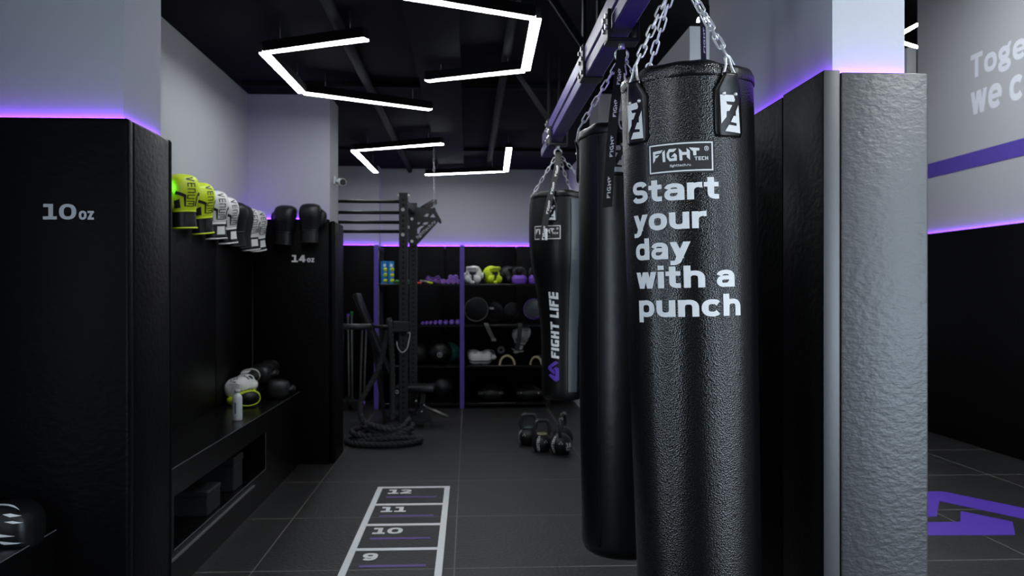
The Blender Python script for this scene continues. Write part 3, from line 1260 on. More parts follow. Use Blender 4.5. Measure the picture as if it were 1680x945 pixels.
        rg.tube(spline([A1, A1.lerp(ap, .5), ap + (A1 - A2) * .1, ap + (A2 - A1) * .1, A2.lerp(ap, .5), A2], 4, closed=True), .0033, 7, closed=True)
        rg.build('wire_ring', M['chrome'], t)
        ch = MB()
        chain(ch, ap, hp)
        ch.build('chain', M['chrome'], t)
    for phi_d in seams:
        sb = MB()
        sb.tube([on(radians(phi_d), z, .0008) for z in [.05 + (Hh - collar_h - .06) * i / 30 for i in range(31)]], .0022, 6)
        sb.build('seam', M['leather_smooth'], t)
    return t, on, rad, Hh


def brand_patch(t, on, rad, zc, phi0, phi1, hgt):
    r = rad(zc)
    p0, p1 = radians(phi0), radians(phi1)
    W = (p1 - p0) * r
    fn = lambda off: (lambda u, v: on(p0 + u * (p1 - p0), zc - hgt / 2 + v * hgt, off))
    b = MB()
    put(b, grid_quad((-.03, -.06), (1.03, -.06), (1.03, 1.06), (-.03, 1.06), 14, 4), fn(.0022))
    pt = b.build('brand_patch', M['patch_dark'], t, fix=False)
    b = MB()
    for q in ((0, 0, 1, .05), (0, .95, 1, 1), (0, 0, .022, 1), (.978, 0, 1, 1)):
        put(b, grid_quad((q[0], q[1]), (q[2], q[1]), (q[2], q[3]), (q[0], q[3]), 14 if q[2] - q[0] > .5 else 1, 1 if q[2] - q[0] > .5 else 6), fn(.0030))
    b.build('patch_border', M['print_white'], pt, fix=False)
    b = MB()
    for q in FIGHT_LOGO:
        put(b, cells(q, 4), fn(.0030))
    b2, w2 = letters('TECH', .24, .19, .10)
    put(b, b2, lambda u, v: fn(.0030)(.715 + u / w2 * .21, .365 + v * .125))
    b3, w3 = letters('fighttech.ru', .2, .16, .10)
    put(b, b3, lambda u, v: fn(.0030)(.34 + u / w3 * .32, .18 + v * .085))
    g = Glyphs(.2, .2)
    g.arc(.5, .5, .42, .42, 0, 360, wv=.12, wh=.12)
    g.rect(.34, .25, .44, .75)
    g.arc(.48, .62, .14, .10, -90, 90, wv=.1, wh=.1)
    g.diag(.66, .25, .5, .52, .12)
    put(b, g.polys, lambda u, v: fn(.0030)(.865 + u * .07, .68 + v * .17))
    b.build('patch_lettering', M['print_white'], pt, fix=False)


B1, on1, rad1, H1 = make_bag('punching_bag', 'nearest black leather punching bag with white Start your day lettering', .6285, 2.317, .025, .42, 1.9775,
                             [(0, .186), (.4, .190), (.9, .196), (1.35, .200), (1.79, .200)], (-61, 21, 112, -151), (RX, 2.33, RZ - .10), wob=.0025)
brand_patch(B1, on1, rad1, 1.5025 * BK - .0, -47.5, 5.5, .083 * BK)
CAPH = .0635 * BK
for word, phi0, phi1, zb in (('Start', -69.5, 11, 1.660), ('your', -68.8, -.5, 1.577), ('day', -67.4, -14.6, 1.4915), ('with a', -67.2, 23.8, 1.407), ('punch', -65.6, 29.8, 1.3235)):
    pl, wl = letters(word, .295, .215, .045)
    b = MB()
    span = radians(phi1 - phi0)
    put(b, pl, lambda u, v: on1(radians(phi0) + u / wl * span, (zb - .28) * BK + v * CAPH, .0016))
    b.build('slogan_lettering', M['print_white'], B1, fix=False)

B2, on2, rad2, H2 = make_bag('punching_bag', 'middle long black punching bag with no lettering, half behind the nearest bag', .588, 3.211, 0, .424, 1.999,
                             [(0, .186), (.4, .192), (.9, .198), (1.35, .200), (1.8, .200)], (-108, -20, 68, 160), (RX, 3.21, RZ - .10), skin='leather_smooth', seams=(-44,), wob=.004)
B3, on3, rad3, H3 = make_bag('punching_bag', 'far waisted black punching bag with FIGHT LIFE lettering over the kettlebells', .604, 5.504, 0, .70, 2.0125,
                             [(0, .150), (.35, .155), (.56, .165), (.80, .195), (1.0, .232), (1.15, .244), (1.35, .243), (1.5, .235)], (-25, 65, 155, -115), (RX, 5.51, RZ - .10),
                             skin='leather_smooth', seams=(7, 35, -88), tab=(.085, .12), wob=.002)
brand_patch(B3, on3, rad3, 1.203 * BK, -60, -10, .095 * BK)
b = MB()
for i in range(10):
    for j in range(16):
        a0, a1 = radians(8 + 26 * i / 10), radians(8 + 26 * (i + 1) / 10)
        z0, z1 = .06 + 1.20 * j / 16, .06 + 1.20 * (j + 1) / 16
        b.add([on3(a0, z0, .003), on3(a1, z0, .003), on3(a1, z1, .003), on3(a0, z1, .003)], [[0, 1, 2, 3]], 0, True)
b.build('sheen_panel', M['leather_grey_and_sheen'], B3, fix=False)  # sheen on the black leather, painted as a lighter grey strip
pl, wl = letters('FIGHT LIFE', .30, .22, .06, .12)
b = MB()
put(b, pl, lambda u, v: on3(radians(-16) - v * .054 / rad3(.44), .267 + u / wl * .416, .0016))
b.build('lettering', M['print_white'], B3, fix=False)
b = MB()
for poly in (((370, 205), (455, 250), (245, 385), (350, 465), (340, 560), (150, 430), (155, 350)),
             ((380, 355), (460, 395), (462, 690), (385, 735), (330, 715), (160, 580), (225, 540), (360, 605), (365, 455), (310, 400))):
    put(b, cells(poly, 8), lambda x, y: on3(radians(-16) - (462 - x) / 312 * .076 / rad3(.19), .125 + (735 - y) / 530 * .129, .0018))
b.build('emblem', M['print_purple'], B3, fix=False)


# ----------------------------------------------------------------- webbing straps
def strap(label, pts, width, marks, flip=False, wdir=(1, 0, .12), end_tip=False):
    P = spline(pts, 10)
    c0 = P[-1].copy()
    t = thing('webbing_strap', label, 'strap', c0)
    wd = Vector(wdir).normalized()
    b = MB()
    rings = []
    for i, p in enumerate(P):
        tg = (P[min(i + 1, len(P) - 1)] - P[max(i - 1, 0)]).normalized()
        nn = tg.cross(wd).normalized()
        q = p - c0
        rings.append([q - wd * width / 2 - nn * .0012, q + wd * width / 2 - nn * .0012, q + wd * width / 2 + nn * .0012, q - wd * width / 2 + nn * .0012])
    b.loft(rings, smooth=False)
    b.build('webbing', M['webbing'], t)
    acc = [0]
    for i in range(1, len(P)):
        acc.append(acc[-1] + (P[i] - P[i - 1]).length)

    def at(s):
        s = max(0, min(acc[-1] - 1e-5, s))
        for i in range(len(P) - 1):
            if acc[i] <= s <= acc[i + 1]:
                k = (s - acc[i]) / max(1e-9, acc[i + 1] - acc[i])
                p = P[i].lerp(P[i + 1], k)
                tg = (P[i + 1] - P[i]).normalized()
                nn = tg.cross(wd).normalized()
                if nn.y > 0:
                    nn = -nn
                return p - c0, nn
    for f_ in marks:
        s0 = acc[-1] * f_
        ln = width * 2.2
        b = MB()

        def fn(u, v):
            p, nn = at(s0 + ln / 2 - (u - .06) / .74 * ln)
            return p + wd * (width * (.34 - .90 * (v - .28))) + nn * .0022
        for q in FIGHT_LOGO:
            put(b, cells(q, 3), fn)
        b.build('strap_lettering', M['print_white'], t, fix=False)
    if end_tip:
        MB().box(-.006 + .02, .010 + .02, -.006, -.002, .0, .07, .003).build('strap_tip', M['white_plastic'], t)
    return t


strap('black webbing strap with FIGHT print hanging in front of the middle bag', [(.562, 3.15, 2.28), (.543, 3.10, 2.17), wy(1007, 190, 3.02), wy(1002, 250, 3.0), wy(996, 340, 2.99)], .035, (.20, .43, .66, .89))
strap('black webbing strap with FIGHT print hanging in front of the waisted far bag', [(.573, 5.46, 2.27), wy(914, 275, 5.355), wy(904, 318, 5.275), wy(897, 350, 5.25), wy(890, 394, 5.24)], .040, (.28, .48, .68, .93), end_tip=True)
strap('black webbing strap with FIGHT print hanging behind the nearest bag', [(.590, 2.39, 2.275), (.640, 2.47, 2.255), wy(1151, 30, 2.537), wy(1154, 80, 2.537), wy(1156, 200, 2.537)], .035, (.52, .80), wdir=(.62, .78, 0))

# ================================================================= BOXING GLOVES
def ring(z, cx, cy, rx, ry, n=28, p=2.4):
    out = []
    for i in range(n):
        a = 2 * pi * i / n
        c, s = cos(a), sin(a)
        out.append(Vector((cx + rx * math.copysign(abs(c) ** (2 / p), c), cy + ry * math.copysign(abs(s) ** (2 / p), s), z)))
    return out


def smooth_rings(rows, k=4):
    """interpolate (z, cx, cy, rx, ry) rows"""
    n = len(rows)
    out = []
    for i in range(n - 1):
        for j in range(k):
            t = j / k
            g = lambda q: rows[max(0, min(n - 1, q))]
            r = []
            for c in range(5):
                p0, p1, p2, p3 = g(i - 1)[c], g(i)[c], g(i + 1)[c], g(i + 2)[c]
                r.append(0.5 * (2 * p1 + (p2 - p0) * t + (2 * p0 - 5 * p1 + 4 * p2 - p3) * t * t + (3 * p1 - p0 - 3 * p2 + p3) * t ** 3))
            out.append(r)
    out.append(rows[-1])
    return out


def make_glove(label, skin, trim, prints, loc, rot, group=None, side=-1, cuff=None):
    t = thing('boxing_glove', label, 'boxing glove', loc, rot=rot, group=group)
    hand = MB()
    rows = smooth_rings([(.098, 0, 0, .066, .046), (.125, 0, 0, .073, .052), (.165, 0, -.002, .081, .061), (.205, 0, -.005, .086, .070), (.245, 0, -.004, .087, .074),
                         (.283, 0, .002, .082, .069), (.304, 0, .010, .067, .054), (.315, 0, .016, .040, .031), (.318, 0, .016, .004, .004)])
    hand.loft([ring(*r, p=2.8) for r in rows])
    hb = hand.bvh()
    hand.build('hand_padding', M[skin], t)
    th_ = MB()
    s = side
    th_.tube(spline([(s * .048, .012, .125), (s * .076, .008, .155), (s * .095, .004, .190), (s * .099, .002, .228), (s * .082, .004, .262)], 6),
             lambda k: .026 + .006 * sin(pi * k) - .016 * max(0, k - .8) * 5 * .8, 14)
    th_.sphere((s * .082, .004, .262), .015, n=12)
    th_.build('thumb', M[skin], t)
    cf = MB()
    cf.loft([ring(*r) for r in smooth_rings([(.0, 0, 0, .070, .047), (.02, 0, 0, .070, .047), (.055, 0, 0, .068, .046), (.100, 0, 0, .066, .046)])])
    cfo = cf.build('cuff', M[cuff or trim], t)
    tr = MB()
    for z in (.004, .100):
        tr.tube([Vector((q.x, q.y, z)) for q in ring(z, 0, 0, .0705 if z < .05 else .0672, .0478 if z < .05 else .046, 28)], .0055, 6, closed=True)
    tr.build('cuff_piping', M[skin], cfo)
    if skin == 'white_leather':
        U = [Vector((-r[3] * .99, r[2] + .014, r[0])) for r in rows if r[0] > .11][:-3]
        V = [Vector((-p.x, p.y, p.z)) for p in reversed(U)]
        MB().tube(U + [Vector((-.03, .028, .3165)), Vector((.03, .028, .3165))] + V, .0075, 8).build('seam_band', M['black_glove'], t)
    if prints:
        def cast(x, z, off=.0012):
            h = hb.ray_cast(Vector((x, -.5, z)), Vector((0, 1, 0)))
            return None if h[0] is None else h[0] + h[1] * (off if h[1].y < 0 else -off)
        b = MB()

        def lay(polys, fn):
            for q in polys:
                pts = [cast(*fn(u, v), .0012 + .00012 * getattr(q, 'layer', 0)) for u, v in q]
                if all(p is not None for p in pts):
                    b.add(pts, [list(range(len(pts)))])
        pl, wl = letters('VENUM', .17, .14, .20)
        lay(pl, lambda u, v: (-.020 + v * .052, .296 - u / wl * .172))
        for q in (((-.080, .196), (-.030, .176), (-.026, .192), (-.078, .214)), ((-.040, .180), (-.026, .190), (-.022, .126), (-.030, .126)),
                  ((-.078, .160), (-.060, .170), (-.050, .118), (-.070, .116)), ((.036, .128), (.048, .128), (.056, .204), (.044, .190)),
                  ((.044, .190), (.056, .208), (.082, .200), (.082, .184)), ((.062, .126), (.074, .128), (.078, .172), (.068, .164))):
            lay(grid_quad(*q, 5, 5), lambda u, v: (u, v))
        b.build('glove_print', M[prints], t, fix=False)
        # knob shaped emblem on the strap
        em = MB()
        put(em, grid_quad((-.030, .030), (.034, .030), (.034, .082), (-.024, .082), 5, 3), lambda u, v: Vector((u, -.046 * (1 - abs(u / .070) ** 2.4) ** (1 / 2.4) - .004, v)))
        em.build('cuff_patch', M[skin if skin != 'yellow' else 'print_black'], cfo, fix=False)
    return t


gy = make_glove('neon yellow boxing glove nearest the pillar, its thumb lit green', 'yellow', 'black_glove', 'print_black', (-1.640, 5.11, 1.752), (0, radians(-4), radians(52)), 'gloves on the alcove pads')
dup(gy, (-1.640, 5.46, 1.745), (0, radians(-8), radians(66)), 'neon yellow boxing glove touching the first white glove')
gw = make_glove('white boxing glove hanging next to the yellow pair', 'white_leather', 'black_glove', 'print_black', (-1.640, 5.74, 1.728), (0, radians(-5), radians(54)), 'gloves on the alcove pads')
dup(gw, (-1.640, 6.02, 1.715), (0, radians(-8), radians(66)), 'white boxing glove touching the black glove, second from the yellow pair')
gb = make_glove('black boxing glove on the alcove pads behind the second white glove', 'black_glove', 'black_glove', None, (-1.640, 6.24, 1.705), (0, radians(-5), radians(58)), 'gloves on the alcove pads')
dup(gb, (-1.640, 6.41, 1.70), (0, radians(-6), radians(62)), 'black boxing glove on the alcove pads touching the corner white glove')
dup(gw, (-1.630, 6.60, 1.695), (0, radians(-8), radians(52)), 'white boxing glove hanging nearest the alcove corner')
dup(gw, (-1.630, 6.83, 1.70), (0, radians(-10), radians(64)), 'white boxing glove squeezed into the alcove corner, mostly hidden')
p1_, p2_ = wy(464, 402, 6.93), wy(508, 399, 6.93)
g1_ = dup(gb, p1_, (radians(-3), radians(4), radians(-22)), 'black boxing glove on the far pillar, the left one above 14 oz')
g1_['group'] = 'black gloves on the far pillar'
g2_ = make_glove('black boxing glove on the far pillar, the right one with its thumb out', 'black_glove', 'black_glove', None, p2_, (radians(-3), radians(1), radians(-4)), 'black gloves on the far pillar', side=1)

# green indicator lamp behind the first yellow glove
tag(MB().sphere((-1.70, 4.985, 1.975), .012, .012, .022, n=14).build('indicator_lamp', M['led_green']), 'small bright green lamp at the thumb of the first yellow glove', 'lamp')

# gloves lying on the bench
BT = .585
q1 = dup(gw, (-1.600, 6.46, BT + .185), (radians(-108), radians(8), radians(170)), 'white boxing glove lying on the bench behind the spray bottle')
q2 = dup(gy, (-1.500, 6.03, BT + .066), (radians(-95), radians(-8), radians(22)), 'neon yellow boxing glove lying on the bench beside the spray bottle')
q3 = dup(gb, (-1.545, 6.84, BT + .215), (radians(-100), radians(4), radians(176)), 'black boxing glove lying on top of the pile on the bench')
q4 = dup(gb, (-1.452, 6.78, BT + .070), (radians(-90), 0, radians(188)), 'black boxing glove lying at the far end of the bench')
q5 = dup(gb, (-1.628, 6.86, BT + .070), (radians(-90), 0, radians(178)), 'black boxing glove lying under the white one on the bench, against the wall')
for q in (q1, q2, q3, q4, q5):
    q['group'] = 'gloves lying on the bench'

# black gloves on the near bench
def low_glove(label, loc, rot):
    g = make_glove(label, 'black_glove', 'black_glove', None, loc, rot, None)
    hand = [c for c in g.children if c.name.startswith('hand_padding')][0]
    bv = BVHTree.FromPolygons([v.co.copy() for v in hand.data.vertices], [list(p.vertices) for p in hand.data.polygons])
    b = MB()
    for side_x in (-1, 1):
        for q in (((.20, .020), (.25, .036), (.303, .030), (.25, .026)), ((.20, .006), (.235, .013), (.280, .008), (.24, .003)), ((.245, -.034), (.270, -.029), (.296, -.031), (.268, -.037)), ((.235, -.054), (.258, -.047), (.286, -.050), (.256, -.057))):
            for f_ in grid_quad(*q, 6, 3):
                pts = []
                for z, y in f_:
                    h = bv.ray_cast(Vector((side_x * .5, y, z)), Vector((-side_x, 0, 0)))
                    pts.append(None if h[0] is None else h[0] + Vector((side_x * .0012, 0, 0)))
                if all(p is not None for p in pts):
                    b.add(pts, [[0, 1, 2, 3]])
    for q in (((.030, .19), (.044, .20), (.054, .275), (.042, .25)),):
        for f_ in grid_quad(*q, 5, 4):
            pts = []
            for x, z in f_:
                h = bv.ray_cast(Vector((x, -.5, z)), Vector((0, 1, 0)))
                pts.append(None if h[0] is None else h[0] + Vector((0, -.0012, 0)))
            if all(p is not None for p in pts):
                b.add(pts, [[0, 1, 2, 3]])
    b.build('white_emblem', M['print_white'], g, fix=False)
    return g


low_glove('black boxing glove with white curved marks on the near bench, bottom left', (-1.650, 2.765, .617 + .064), (radians(-94), 0, radians(-88)))

# ----------------------------------------------------------------- spray bottle
sb = thing('spray_bottle', 'white plastic spray bottle standing on the alcove bench', 'spray bottle', (-1.436, 5.47, BT), rz=radians(0))
MB().lathe([(.001, 0), (.026, 0), (.030, .004), (.0305, .02), (.0305, .135), (.029, .148), (.022, .160), (.0155, .166), (.0145, .176), (.001, .176)], 28).build('bottle_body', M['white_plastic'], sb)
MB().lathe([(.001, .174), (.0175, .174), (.0175, .192), (.014, .196), (.001, .196)], 20).build('screw_collar', M['white_plastic'], sb)
hd = MB().loft([[Vector((x, s1 * w_, z + s2 * h_)) for s1, s2 in ((-1, -1), (1, -1), (1, 1), (-1, 1))] for x, z, w_, h_ in ((.018, .212, .010, .014), (.0, .216, .012, .016), (-.03, .222, .011, .011), (-.052, .224, .009, .009), (-.058, .224, .008, .008))], smooth=False)
hd.build('spray_head', M['white_plastic'], sb)
MB().tube(spline([(-.028, 0, .212), (-.034, 0, .196), (-.046, 0, .176)], 5), lambda k: .0055 - .002 * k, 8).build('trigger', M['white_plastic'], sb)
b = MB()
put(b, grid_quad((-.006, .045), (.004, .045), (.004, .115), (-.006, .115), 3, 4), lambda u, v: Vector((.0308 * sin(u / .0308 - .1), -.0308 * cos(u / .0308 - .1), v)))
b.build('label_text', M['blue_ink'], sb, fix=False)

# ================================================================= TRAINING RIG
def plate(name, outer, holes, y, th, m, parent):
    """flat steel plate with real holes, in the XZ plane"""
    cu = bpy.data.curves.new(name, 'CURVE')
    cu.dimensions = '2D'
    cu.fill_mode = 'BOTH'
    cu.extrude = th / 2
    for poly in [outer] + holes:
        sp = cu.splines.new('POLY')
        sp.points.add(len(poly) - 1)
        for p, (u, v) in zip(sp.points, poly):
            p.co = (u, v, 0, 1)
        sp.use_cyclic_u = True
    tmp = bpy.data.objects.new(name, cu)
    C.objects.link(tmp)
    dg = bpy.context.evaluated_depsgraph_get()
    me = bpy.data.meshes.new_from_object(tmp.evaluated_get(dg))
    bpy.data.objects.remove(tmp)
    for v in me.vertices:
        v.co = Vector((v.co.x, y - v.co.z, v.co.y))
    me.materials.clear()
    me.materials.append(M[m])
    o = bpy.data.objects.new(name, me)
    C.objects.link(o)
    o.parent = parent
    return o


RGX, RGY = fx(662, 8.40), 8.40
rig = thing('training_rig', 'black perforated steel rig with wall bars and a triangular bracket', 'training rig', (RGX, RGY, 0))


def upright(x, y, h, side=-1):
    b = MB()
    b.box(x - .041, x + .041, y - .041, y + .041, 0, h, .004)
    k = int((h - .08) / .05)
    for i in range(k):
        z = .06 + i * .05
        b.add([(x + .0125 * cos(a * pi / 6), y - .0414, z + .0125 * sin(a * pi / 6)) for a in range(12)], [list(range(12))], 1)
        b.add([(x + .0414, y + .0125 * cos(a * pi / 6), z + .0125 * sin(a * pi / 6)) for a in range(12)], [list(range(12))], 1)
    b.box(x - .09, x + .09, y - .09, y + .09, 0, .010)
    return b


upright(0, 0, 2.335).build('upright', [M['black_metal'], M['hole']], rig)
upright(0.035, .95, 2.33).build('upright', [M['black_metal'], M['hole']], rig)
upright(-1.02, 0, 2.335).build('upright', [M['black_metal'], M['hole']], rig)
for py in (331, 349, 365, 380):
    z = wy(655, py, 8.4).z
    MB().cyl((-1.0, -.01, z), (-.02, -.01, z), .0165, n=14).build('wall_bar', M['black_metal'], rig)
MB().bar((0, .03, 2.24), (.035, .92, 2.24), .06, .06).build('cross_beam', M['black_metal'], rig)
MB().bar((0, .03, .10), (.035, .92, .10), .06, .06).build('cross_beam', M['black_metal'], rig)
bo = MB()
for px, py in ((661, 344), (661, 385)):
    c_ = wy(px, py, 8.355) - Vector((RGX, RGY, 0))
    bo.cyl(c_, c_ - Vector((0, .016, 0)), .017, n=12)
for s_, py in ((-1, 322), (1, 322), (1, 373)):
    z = wy(661, py, 8.4).z
    bo.cyl((s_ * .041, -.01, z), (s_ * .058, -.01, z), .015, n=10)
bo.build('bolt_heads', M['bolt'], rig)
GY = 9.28
gp = lambda px, py: (fx(px, GY) - RGX, wy(px, py, GY).z)
outer = [gp(*q) for q in ((668, 341), (700, 341), (711, 343), (714, 348), (722, 359), (720, 364), (686, 401), (678, 404), (669, 397))]
holes = [[gp(*q) for q in h_] for h_ in (((685, 384), (685, 376), (690, 372), (697, 371), (691, 376), (688, 384)), ((693, 369), (697, 365.5), (704, 365.5), (700, 369.5)),
                                        ((696, 356), (700, 351.5), (704, 351.5), (702, 356.5)), ((706, 357), (711, 351.5), (715, 357.5)), ((685.5, 368), (686, 365.5), (690, 365.5), (688, 369)))]
br = plate('bracket_plate', outer, holes, GY - RGY - .06, .008, 'black_metal', rig)
bo = MB()
for px, py in ((676.5, 360), (676.5, 396.5), (669.5, 373)):
    c_ = Vector((gp(px, py)[0], GY - RGY - .064, gp(px, py)[1]))
    bo.cyl(c_, c_ - Vector((0, .014, 0)), .015, n=12)
bo.build('bracket_bolts', M['bolt'], br)
ft, fw = letters('fighttech.ru', .24, .18, .10)
ax, az = gp(686, 393)
ex, ez = gp(715.5, 365.5)
L_ = math.hypot(ex - ax, ez - az)
dx_, dz_ = (ex - ax) / L_, (ez - az) / L_
b = MB()
put(b, ft, lambda u, v: (ax + dx_ * u / fw * L_ - dz_ * v * .034, GY - RGY - .0655, az + dz_ * u / fw * L_ + dx_ * v * .034))
b.build('bracket_lettering', M['print_grey'], br, fix=False)
pb = MB()
pb.bar((gp(694, 341)[0], GY - RGY, gp(694, 341)[1] - .01), (gp(712, 327)[0], GY - RGY + .25, gp(712, 327)[1]), .05, .05)
pb.cyl((gp(712, 344)[0], GY - RGY - .06, gp(712, 344)[1]), (gp(712, 344)[0], GY - RGY + .30, gp(712, 344)[1]), .019, n=12)
pb.cyl((gp(721, 361)[0], GY - RGY - .06, gp(721, 361)[1]), (gp(721, 361)[0], GY - RGY + .30, gp(721, 361)[1]), .016, n=12)
pb.cyl((gp(713, 346)[0], GY - RGY - .03, gp(713, 346)[1]), (gp(721, 361)[0], GY - RGY - .03, gp(721, 361)[1]), .016, n=12)
pb.build('pull_up_grip', M['black_metal'], rig)
# spotter arm with a grey sleeve, white safety cord
za = wy(580, 536, 8.3).z
xl, xm = fx(548, 8.3) - RGX, fx(612, 8.3) - RGX
MB().cyl((xl, -.10, za), (xm, -.10, za), .026, n=16).cyl((xm, -.10, za), (-.04, -.10, za), .016, n=12).box(xm - .01, xm + .006, -.135, -.065, za - .035, za + .035, .003).box(-.09, .055, -.12, -.042, za - .05, za + .05, .004).build('support_arm', M['black_metal'], rig)
MB().cyl((xl - .002, -.10, za), (xm, -.10, za), .0275, n=18).build('arm_sleeve', mat('dark_grey_sleeve', (.07, .07, .07), .4, metal=.6), rig)
cp_ = [wy(px, py, 8.345) - Vector((RGX, RGY, 0)) for px, py in ((651, 560), (653, 571), (660, 578), (668, 571), (671, 558), (672.5, 546), (668, 547))]
MB().tube(spline(cp_, 6), .0045, 6).build('safety_cord', M['white_plastic'], rig)
rig_ring = wy(651, 643, 8.36) - Vector((RGX, RGY, 0))
MB().tube([rig_ring + Vector((.014 * cos(a * pi / 8), 0, .014 * sin(a * pi / 8))) for a in range(16)], .005, 6, closed=True).build('anchor_ring', M['steel'], rig)
# chain hanging from the ceiling at the bracket
hc = thing('hanging_chain', 'thin chain hanging from the ceiling to the rig bracket tip', 'chain', (fx(712, 9.24), 9.24, wy(712, 343, 9.24).z))
b = MB()
chain(b, (0, 0, 0), (0, 0, CH - wy(712, 343, 9.24).z), wire=.0024, pitch=.045, hw=.008)
b.build('chain_links', M['steel'], hc)

# ----------------------------------------------------------------- battle rope
br_ = thing('battle_rope', 'thick black battle rope hung over the rig arm and coiled on the floor', 'rope', (fx(632, 8.0), 8.0, 0))
O = Vector((fx(632, 8.0), 8.0, 0))
R_ = .024
p = []
def Q(px, py, Y):
    return wy(px, py, Y) - O
up1 = [Q(643, 690, 8.12), Q(644, 640, 8.16), Q(643, 590, 8.20), Q(641, 550, 8.22), Q(640, 532, 8.25), Q(639, 525, 8.30), Q(637, 532, 8.36), Q(634, 552, 8.33), Q(627, 585, 8.28),
       Q(617, 615, 8.22), Q(601, 642, 8.15), Q(591, 663, 8.08), Q(594, 688, 7.99)]
coil = []
rnd = random.Random(5)
base = Vector((fx(633, 7.9), 7.9, 0)) - O
loops = [(0, 0, .330), (-.01, .02, .285), (.10, -.05, .190), (-.09, .03, .215), (.07, .04, .235), (.02, -.03, .150)]
for i in range(70):
    a = pi * .95 + i * 2 * pi / 12.5
    k = i / 12.5
    a0_, b0_ = loops[min(5, int(k))], loops[min(5, int(k) + 1)]
    f_ = k - int(k)
    ox, oy, rr_ = [a0_[q] * (1 - f_) + b0_[q] * f_ for q in range(3)]
    z = R_ + .002 + .026 * k + (.022 * sin(a * 1.7 + k) if k > 1 else 0)
    coil.append(base + Vector((ox + cos(a) * rr_ * 1.04, oy + sin(a) * rr_ * .72, z)))
pts = spline(list(reversed(up1))[::-1] + [Q(604, 704, 7.93)] + coil, 16)
for q in pts:
    q.z = max(q.z, R_ + .002)
b = MB()
b.tube(pts, R_, 18, lobes=3, amp=.17, twist=44)
b.build('rope_strands', M['rope'], br_)
e = MB()
d0 = (pts[-1] - pts[-2]).normalized()
e.cyl(pts[-1] - d0 * .02, pts[-1] + d0 * .10, R_ * 1.12, n=14)
e.build('rope_end_cap', M['rubber'], br_)

# ----------------------------------------------------------------- incline bench behind the rig
wb_ = thing('weight_bench', 'black adjustable weight bench with raised back, behind the rig upright', 'weight bench', (fx(670, 9.0), 9.0, 0))
O = Vector((fx(670, 9.0), 9.0, 0))
def Q9(px, py):
    v = wy(px, py, 9.0) - O
    return Vector((v.x, 0, v.z))
def slab(a, c, th, wd, name, m, parent, bev=.012):
    a, c = Vector(a), Vector(c)
    d = c - a
    z = d.normalized()
    y = Vector((0, 1, 0))
    x = y.cross(z)
    T = Matrix.Translation(a) @ Matrix((x, y, z)).transposed().to_4x4()
    return MB().box(-th / 2, th / 2, -wd / 2, wd / 2, 0, d.length, bev, T=T, seg=2).build(name, M[m], parent)
slab(Q9(637, 612), Q9(585, 482), .055, .28, 'backrest', 'leather_smooth', wb_)
slab(Q9(650, 637), Q9(713, 636), .065, .30, 'seat', 'leather_smooth', wb_)
b = MB()
b.bar(Q9(628, 690) + Vector((0, 0, .02)), Q9(700, 688) + Vector((0, 0, .02)), .06, .06)
b.bar(Q9(655, 645), Q9(640, 688), .05, .05)
b.bar(Q9(695, 645), Q9(690, 688), .05, .05)
b.bar(Q9(612, 560), Q9(632, 688), .04, .04)
b.box(Q9(626, 690).x - .03, Q9(626, 690).x + .03, -.25, .25, .0, .05)
b.box(Q9(702, 690).x - .03, Q9(702, 690).x + .03, -.22, .22, .0, .05)
b.build('bench_frame', M['black_metal'], wb_)
MB().cyl(Q9(700, 666) + Vector((0, -.1, 0)), Q9(735, 681) + Vector((0, -.12, 0)), .017, n=12).cyl(Q9(690, 662), Q9(702, 667) + Vector((0, -.1, 0)), .012, n=8).build('foot_bar', mat('worn_steel_tube', (.22, .21, .20), .4, metal=.8), wb_)
k = MB()
for px, py in ((684, 655), (697, 662), (693, 672)):
    k.sphere(Q9(px, py) + Vector((0, -.16, 0)), .012, n=10)
    k.cyl(Q9(px, py), Q9(px, py) + Vector((0, -.16, 0)), .006, n=8)
k.build('adjusting_knobs', M['steel'], wb_)

# ----------------------------------------------------------------- aerobic bars in the corner
bars = (((563, 545), (559, 652), 'black_metal', None, 'thin grey aerobic bar leaning in the left far corner, leftmost of the bars'),
        ((571, 517), (573, 664), 'black_metal', 'purple_vinyl', 'aerobic bar with a violet end cap leaning in the far corner'),
        ((577, 513), (578, 664), 'black_metal', 'green_plastic', 'aerobic bar with a green end cap leaning in the far corner'),
        ((594.5, 535), (590.5, 664), 'black_metal', 'green_plastic', 'aerobic bar leaning under the rig arm, next right of the green capped one'),
        ((601, 540), (597, 664), 'black_metal', 'purple_vinyl', 'aerobic bar closest to the left purple rack post'))
stick = mat('grey_stick_coating', (.09, .09, .09), .5)
for (tx, ty), (bx_, by_), m_, cap, lab in bars:
    a, c = wy(bx_, by_, 10.55), wy(tx, ty, 10.98)
    a.z = .012
    t = thing('aerobic_bar', lab, 'exercise bar', a, group='aerobic bars leaning in the far corner')
    d = c - a
    MB().cyl((0, 0, 0), d, .011, n=10).build('bar_shaft', stick, t)
    u = d.normalized()
    for q, s_ in ((d, 1), (Vector((0, 0, 0)), -1)):
        MB().cyl(q - u * .03 * s_, q + u * .012 * s_, .0165, n=12).build('end_cap', M[cap] if cap else M['rubber'], t)
